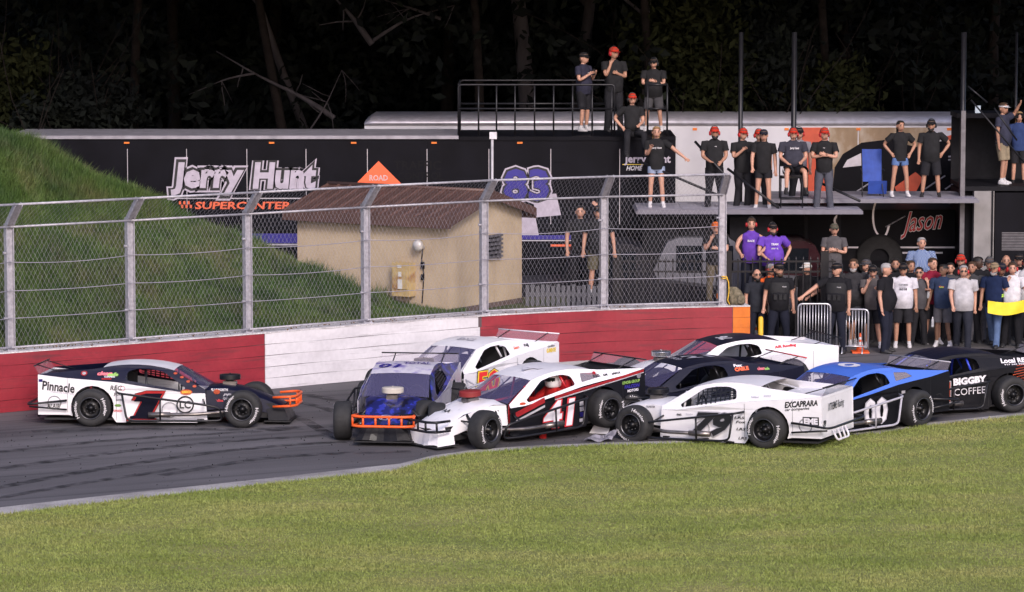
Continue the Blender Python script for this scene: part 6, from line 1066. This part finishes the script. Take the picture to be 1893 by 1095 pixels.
L_ = [
 # roof deck
 ('man in dark shirt and cap looking at his phone on the roof deck', up(1078, 243, 78.7, 1.78, face=55, hat=BK, al='phone', ar='phone', top=(.03, .03, .05), shorts=True, phone=2, glasses=True, text=wtext('TEAM', .12, .04))),
 ('man in red cap on the roof deck with his hand at his chin', up(1134, 244, 78.9, 1.92, face=20, hat=CAPR, al='cross', ar='mouth', headset=RS, skin='t', bulk=1.1)),
 ('stocky man in black cap leaning on the roof deck rail', up(1208, 243, 79.0, 1.66, face=-8, hat=BK, al='cross', ar='cross', headset=m_blkp, bottom=GY, shorts=True, bulk=1.2, stance='wide', glasses=True)),
 ('man in red cap sitting on the edge of the roof deck', up(1168, 318, 77.6, 1.75, face=10, hat=CAPR, al='low', ar='hip', sit=True, headset=m_blkp)),
 # left deck
 ('blonde woman in black shirt and denim shorts on the deck', up(1213, 384, 76.9, 1.80, face=0, hair='y', long_hair=True, al='reach', ar='phone', bottom=(.25, .30, .42), shorts=True, skirt_len=.43, text=wtext('Jerry Hunt', .22, .05), glasses=False)),
 ('first red capped man on the deck looking down at his phone', up(1320, 388, 76.9, 1.84, face=5, hat=CAPR, headset=RS, al='low', ar='low', hair='k', skin='t', beard='k', bulk=1.08, text=wtext('AJ', .05, .02, .77))),
 ('red capped man on the deck holding his phone up to film', up(1372, 390, 77.3, 1.84, face=25, hat=CAPR, headset=RS, al='phone', ar='phone', phone=2, text=wtext('AJ', .05, .02, .77))),
 ('woman in dark cap and black shorts stepping across the deck', up(1411, 390, 76.7, 1.80, face=-10, hat=DN, hair='b', long_hair=True, al='down', ar='swing', shorts=True, skirt_len=.41)),
 ('red capped man half hidden behind the woman in black shorts', up(1402, 388, 77.6, 1.80, face=0, hat=CAPR, headset=RS, al='down', ar='down')),
 ('man in printed dark shirt sitting in the tall chair on the deck', up(1465, 388, 76.5, 1.80, face=5, hat=CAPR, headset=RS, al='low', ar='low', sit=True, shorts=True, top=(.04, .04, .055), bulk=1.15, text=wtext('Jerry Hunt', .2, .06, .76), shoes=m_shoe)),
 ('man in pale grey shirt standing behind the tall chair', up(1476, 388, 77.8, 1.84, face=-5, hat=BK, headset=RS, top=(.22, .21, .24), al='down', ar='down')),
 ('red capped man with folded arms and grey trousers on the deck', up(1523, 391, 76.8, 1.84, face=-10, hat=CAPR, headset=RS, al='cross', ar='cross', bottom=(.075, .078, .10), turn=20, text=wtext('AJ', .05, .02, .77))),
 # right deck
 ('woman in black shirt and denim shorts with hands on hips', up(1663, 364, 77.4, 1.70, face=8, hair='k', long_hair=True, al='hip', ar='hip', skin='t', bottom=(.10, .17, .36), shorts=True, skirt_len=.42, bulk=.95, stance='wide')),
 ('bearded man in black shirt and shorts beside the woman on the deck', up(1720, 367, 77.5, 1.76, face=-5, hat=BK, headset=m_blkp, beard='k', al='hip', ar='down', shorts=True, skin='t', bulk=1.1, stance='wide', shoes=m_shoe)),
 ('man in white visor and khaki shorts with one arm raised', up(1852, 341, 78.2, 1.84, face=60, visor=True, hair='b', al='up', ar='down', top=(.035, .037, .06), bottom=(.27, .22, .15), shorts=True, bulk=1.1, skin='t')),
 ('person half hidden behind the man in the white visor', up(1882, 343, 78.9, 1.68, face=0, hair='y', long_hair=True, shorts=True, top=(.03, .05, .14), al='down', ar='down', shoes=m_shoe)),
 # second row behind the pickets
 ('young man in purple tank top leaning on the picket fence', up(1388, 560, 75.4, 1.86, face=-5, tank=True, top=(.12, .05, .36), hair='b', headset=RS, al='lean', ar='lean', skin='l', tilt=8, text=wtext('RACE', .15, .05, .74), bottom=DN)),
 ('heavy man in purple shirt and black cap at the picket fence', up(1427, 562, 75.2, 1.76, face=10, top=(.13, .055, .40), hat=BK, headset=RS, beard='k', bulk=1.3, al='hip', ar='lean', bottom=DN, text=[('TEAM', m_wht, (.16, .05), .75), ('71', MATS['print_silver'], (.15, .16), .66)])),
 ('man in grey shirt with folded arms behind the fence', up(1541, 565, 75.8, 1.80, face=-8, top=(.085, .08, .085), hat=(.08, .08, .06), al='cross', ar='cross', bottom=(.06, .06, .07))),
 ('grey haired man in blue checked shirt standing above the crowd', up(1702, 590, 76.0, 1.80, face=0, top=(.10, .15, .30), hair='g', al='down', ar='down', bulk=1.15)),
 ('man in orange cap and black shirt seen through the fence end', up(1322, 560, 74.2, 1.74, face=0, hat=(.6, .12, .02), al='cross', ar='mouth', bottom=(.12, .10, .07))),
 ('man in black shirt raising a hand to his head behind the fence', up(1072, 545, 75.0, 1.94, face=5, hair='k', al='head', ar='down')),
 ('man in black shirt and camouflage shorts behind the fence', up(1106, 548, 74.4, 1.96, face=0, hat=BK, top=(.02, .02, .022), bottom=(.10, .09, .06), shorts=True, al='down', ar='down', bulk=1.15)),
 ('person in black shirt between the sergeant and the white shirt', crowd(1655, 478, 1.84, face=10, top=BK, hair='k', beard='k', skin='t', al='cross', ar='cross')),
 ('woman with dark hair behind the older man in navy', crowd(1757, 486, 1.74, face=-10, top=GY, hair='k', long_hair=True)),
 ('man in grey hood behind the walking grey haired man', crowd(1797, 484, 1.80, face=-5, top=(.05, .05, .055), hair='b', skin='t', al='cross', ar='mouth')),
 ('man in blue cap beside the official with the flag', crowd(1852, 488, 1.78, face=5, top=BK, hat=DN, headset=RS, glasses=True, skin='t')),
 ('person in dark cap at the back near the right edge', crowd(1884, 470, 1.90, face=0, top=BK, hat=BK)),
 ('man in black shirt behind the officer by the barrier', crowd(1520, 490, 1.76, face=-15, top=BK, hair='k', skin='m', al='cross', ar='cross')),
 # crowd on the track apron
 ('bald bearded man in dark shirt and glasses at the wall end', crowd(1399, 498, 1.74, face=15, hair='none', beard='k', glasses=True, top=(.025, .027, .035), bottom=DN, al='down', ar='down', turn=15)),
 ('man in bright orange shirt with a hand to his mouth', crowd(1424, 488, 1.80, face=25, top=(.75, .13, .03), hair='g', headset=RS, al='down', ar='mouth', bottom=DN, glasses=True)),
 ('bearded police officer in black vest nearest the wall end', crowd(1440, 487, 1.90, face=5, hat=BK, top=BK, bottom=DN, vest=True, al='down', ar='down', bulk=1.15, beard='b', stance='wide')),
 ('young man in white cap and black shirt at the steel barrier', crowd(1492, 486, 1.80, face=-30, hat=(.6, .58, .55), hair='y', al='lean', ar='lean', turn=-25, bottom=DN)),
 ('police officer reaching an arm out to the barrier', crowd(1547, 487, 1.93, face=-15, hat=BK, top=BK, bottom=DN, vest=True, al='down', ar='reach', bulk=1.15, turn=-40)),
 ('big man in charcoal shirt and grey shorts holding a cup', crowd(1578, 479, 1.90, face=-5, top=(.035, .034, .038), bottom=(.06, .06, .07), shorts=True, al='carry', ar='carry', bulk=1.25, beard='g', hair='b', stance='cross', skin='t')),
 ('man in grey shirt and black shorts lifting his phone', crowd(1614, 492, 1.78, face=-10, top=(.10, .09, .09), shorts=True, hat=BK, headset=m_blkp, al='phone', ar='mouth')),
 ('man in dark cap behind the man with the phone', crowd(1602, 480, 1.84, face=-30, top=GY, hat=GY, headset=m_blkp)),
 ('police sergeant with cropped grey hair in profile', crowd(1637, 487, 1.92, face=62, top=BK, bottom=DN, hair='g', al='down', ar='down', bulk=1.1, text=None)),
 ('youth in white printed shirt and black cap with folded lips', crowd(1670, 488, 1.82, face=-5, top=(.56, .55, .60), hat=BK, headset=m_blkp, shorts=True, al='down', ar='down', bulk=1.15, skin='t', text=[('CUSTOMERS', m_black, (.20, .04), .76), ('RACE TEAM', m_black, (.16, .06), .71)])),
 ('person with sunglasses on the head behind the white shirt', crowd(1684, 482, 1.80, face=0, top=BK, hair='b', skin='t')),
 ('person raising a camera between the white and maroon shirts', crowd(1699, 494, 1.72, face=5, top=GY, hair='k', al='mouth', ar='mouth', glasses=True)),
 ('balding man in maroon shirt with a water bottle', crowd(1724, 477, 1.90, face=15, top=(.20, .015, .035), hair='b', shorts=True, al='carry', ar='carry', skin='l', bulk=1.1)),
 ('older man in navy printed shirt and grey shorts looking aside', crowd(1744, 489, 1.80, face=-20, top=(.03, .045, .09), bottom=(.09, .088, .10), shorts=True, hair='k', skin='m', turn=-20, al='down', ar='down', text=[('clean', m_or, (.11, .045), .74), ('safe', m_grn, (.09, .045), .735)])),
 ('person in red cap and headset behind the grey shirted man', crowd(1776, 471, 1.90, face=0, top=BK, hat=CAPR, headset=RS, glasses=True)),
 ('grey haired man in pale button shirt and dark jeans walking', crowd(1781, 491, 1.84, face=0, top=(.42, .41, .43), bottom=(.022, .024, .034), hair='g', headset=RS, glasses=True, al='walk', ar='swing', bulk=1.2, stance='walk')),
 ('man in black hooded top and grey trousers looking right', crowd(1808, 475, 1.90, face=20, top=BK, bottom=(.11, .11, .13), hair='k', skin='d', turn=25, sleeve=2, al='down', ar='down')),
 ('man in tan cap and navy shirt with lime band in blue jeans', crowd(1839, 486, 1.84, face=-20, top=(.012, .02, .055), bottom=(.09, .14, .26), hat=(.25, .19, .12), headset=RS, beard='g', skin='t', stripe=(mat('hi_vis', (.45, .75, .06), .5), (.60, .62)), al='down', ar='down', stance='walk')),
 ('bald man peering between the caps at the right', crowd(1860, 472, 1.88, face=0, top=BK, hair='none', skin='t')),
 ('man in grey cap behind the tan capped man', crowd(1829, 476, 1.84, face=0, top=BK, hat=GY, headset=m_blkp)),
 ('official in white shirt with hand on mouth holding the flag', crowd(1872, 486, 1.84, face=-15, top=(.58, .57, .60), bottom=BK, hair='b', headset=RS, al='flag', ar='mouth')),
 ('official in white shirt at the very right edge', crowd(1900, 474, 1.90, face=-30, top=(.58, .57, .60), bottom=BK, hat=BK, headset=RS, al='down', ar='flag')),
]
for lab, k_ in L_: person(lab, k_.pop('loc'), **k_)
# driver of the 41 car, at the wheel
M4 = c4.matrix_basis if False else Matrix.LocRotScale(c4.location, c4.rotation_euler, None); pd = M4 @ Vector((.80, .28, -.68))
dr = person('driver in red suit and white helmet inside the lifted car', tuple(pd), H=1.72, face=math.degrees(c4.rotation_euler.z) + 90, top=(.40, .02, .02), bottom=(.40, .02, .02), hat=None, hair='none', sit=True, sleeve=2, al='wheel', ar='wheel'); dr.name = 'driver'; dr['category'] = 'driver'
b = MB(); b.smooth = True; hb_ = .858 * 1.72; b.rings([ell((0, -.01 + yo, hb_ + z), rx, ry) for z, rx, ry, yo in ((-.03, .09, .10, 0), (.0, .125, .14, 0), (.09, .135, .155, 0), (.18, .125, .145, 0), (.25, .08, .09, 0), (.275, .02, .02, 0))]); b.build('helmet', pw, dr)
b = MB(); b.smooth = True; b.add([(math.sin(q) * .138, -.015 - math.cos(q) * .160, hb_ + z) for z in (.09, .16) for q in np.linspace(-1.2, 1.2, 9)], [(i, i + 1, i + 10, i + 9) for i in range(8)]); b.build('visor', MATS['dark_glass'], dr)
finish_people()
mck = mat('cloth_checked', (.10, .15, .30), .9, spec=.1); nd = mck.node_tree.nodes; ck = nd.new('ShaderNodeTexChecker'); ck.inputs['Scale'].default_value = 34; ck.inputs['Color1'].default_value = (.06, .10, .24, 1); ck.inputs['Color2'].default_value = (.26, .32, .44, 1); tcc = nd.new('ShaderNodeTexCoord'); mck.node_tree.links.new(tcc.outputs['Object'], ck.inputs['Vector']); mck.node_tree.links.new(ck.outputs['Color'], nd['Principled BSDF'].inputs['Base Color'])
for p in C.objects:
    if p.get('label', '').startswith('grey haired man in blue checked'):
        for q in p.children:
            if q.name.startswith('shirt'):
                for r_ in [q] + list(q.children): r_.data.materials[0] = mck
# yellow flag, bottles, cup
fl = P(1872, 600, 70); a0 = [p for p in C.objects if p.get('label', '').startswith('official in white shirt with hand')][0].location
o = thing('caution_flag', 'bright yellow caution flag hanging from the officials hand', 'flag', (a0.x, a0.y - .42, 0)); zc = Z(568, a0.y - .42)
b = MB(); b.smooth = True; b.grid(lambda u, v: Vector((-.58 + u * 1.0, .05 * math.sin(u * 7 + v * 2) - .03 * v, zc + .14 - .27 * v - .05 * math.sin(u * 4.2) + .02 * u)), 16, 6); b.build('cloth', mat('flag_yellow', (.80, .62, .03), .7), o)
b = MB(); b.tube([(.42, .0, zc + .16), (.44, .0, zc - .30)], .01, 6); b.build('staff', m_blkp, o)
def bottle(label, px, row, Y):
    p = P(px, row, Y); o = thing('water_bottle', label, 'bottle', p); M = Matrix.Rotation(R(90), 4, 'X'); b = MB(); b.smooth = True; b.lathe([(0, 0), (.03, .003), (.033, .03), (.031, .10), (.033, .15), (.02, .185), (.012, .20)], 12, M); b.build('bottle', glass('bottle_plastic', (.6, .62, .66), .6), o); b = MB(); b.smooth = True; b.lathe([(.014, .2), (.014, .222), (0, .224)], 10, M); b.build('cap', m_wht, o)
ym = [p for p in C.objects if p.get('label', '').startswith('balding man in maroon')][0].location.y; bottle('clear water bottle held by the man in maroon', 1716, 552, ym - .33)
yn = [p for p in C.objects if p.get('label', '').startswith('older man in navy')][0].location.y; bottle('clear water bottle hanging from the hand of the older man', 1724, 605, yn - .12)
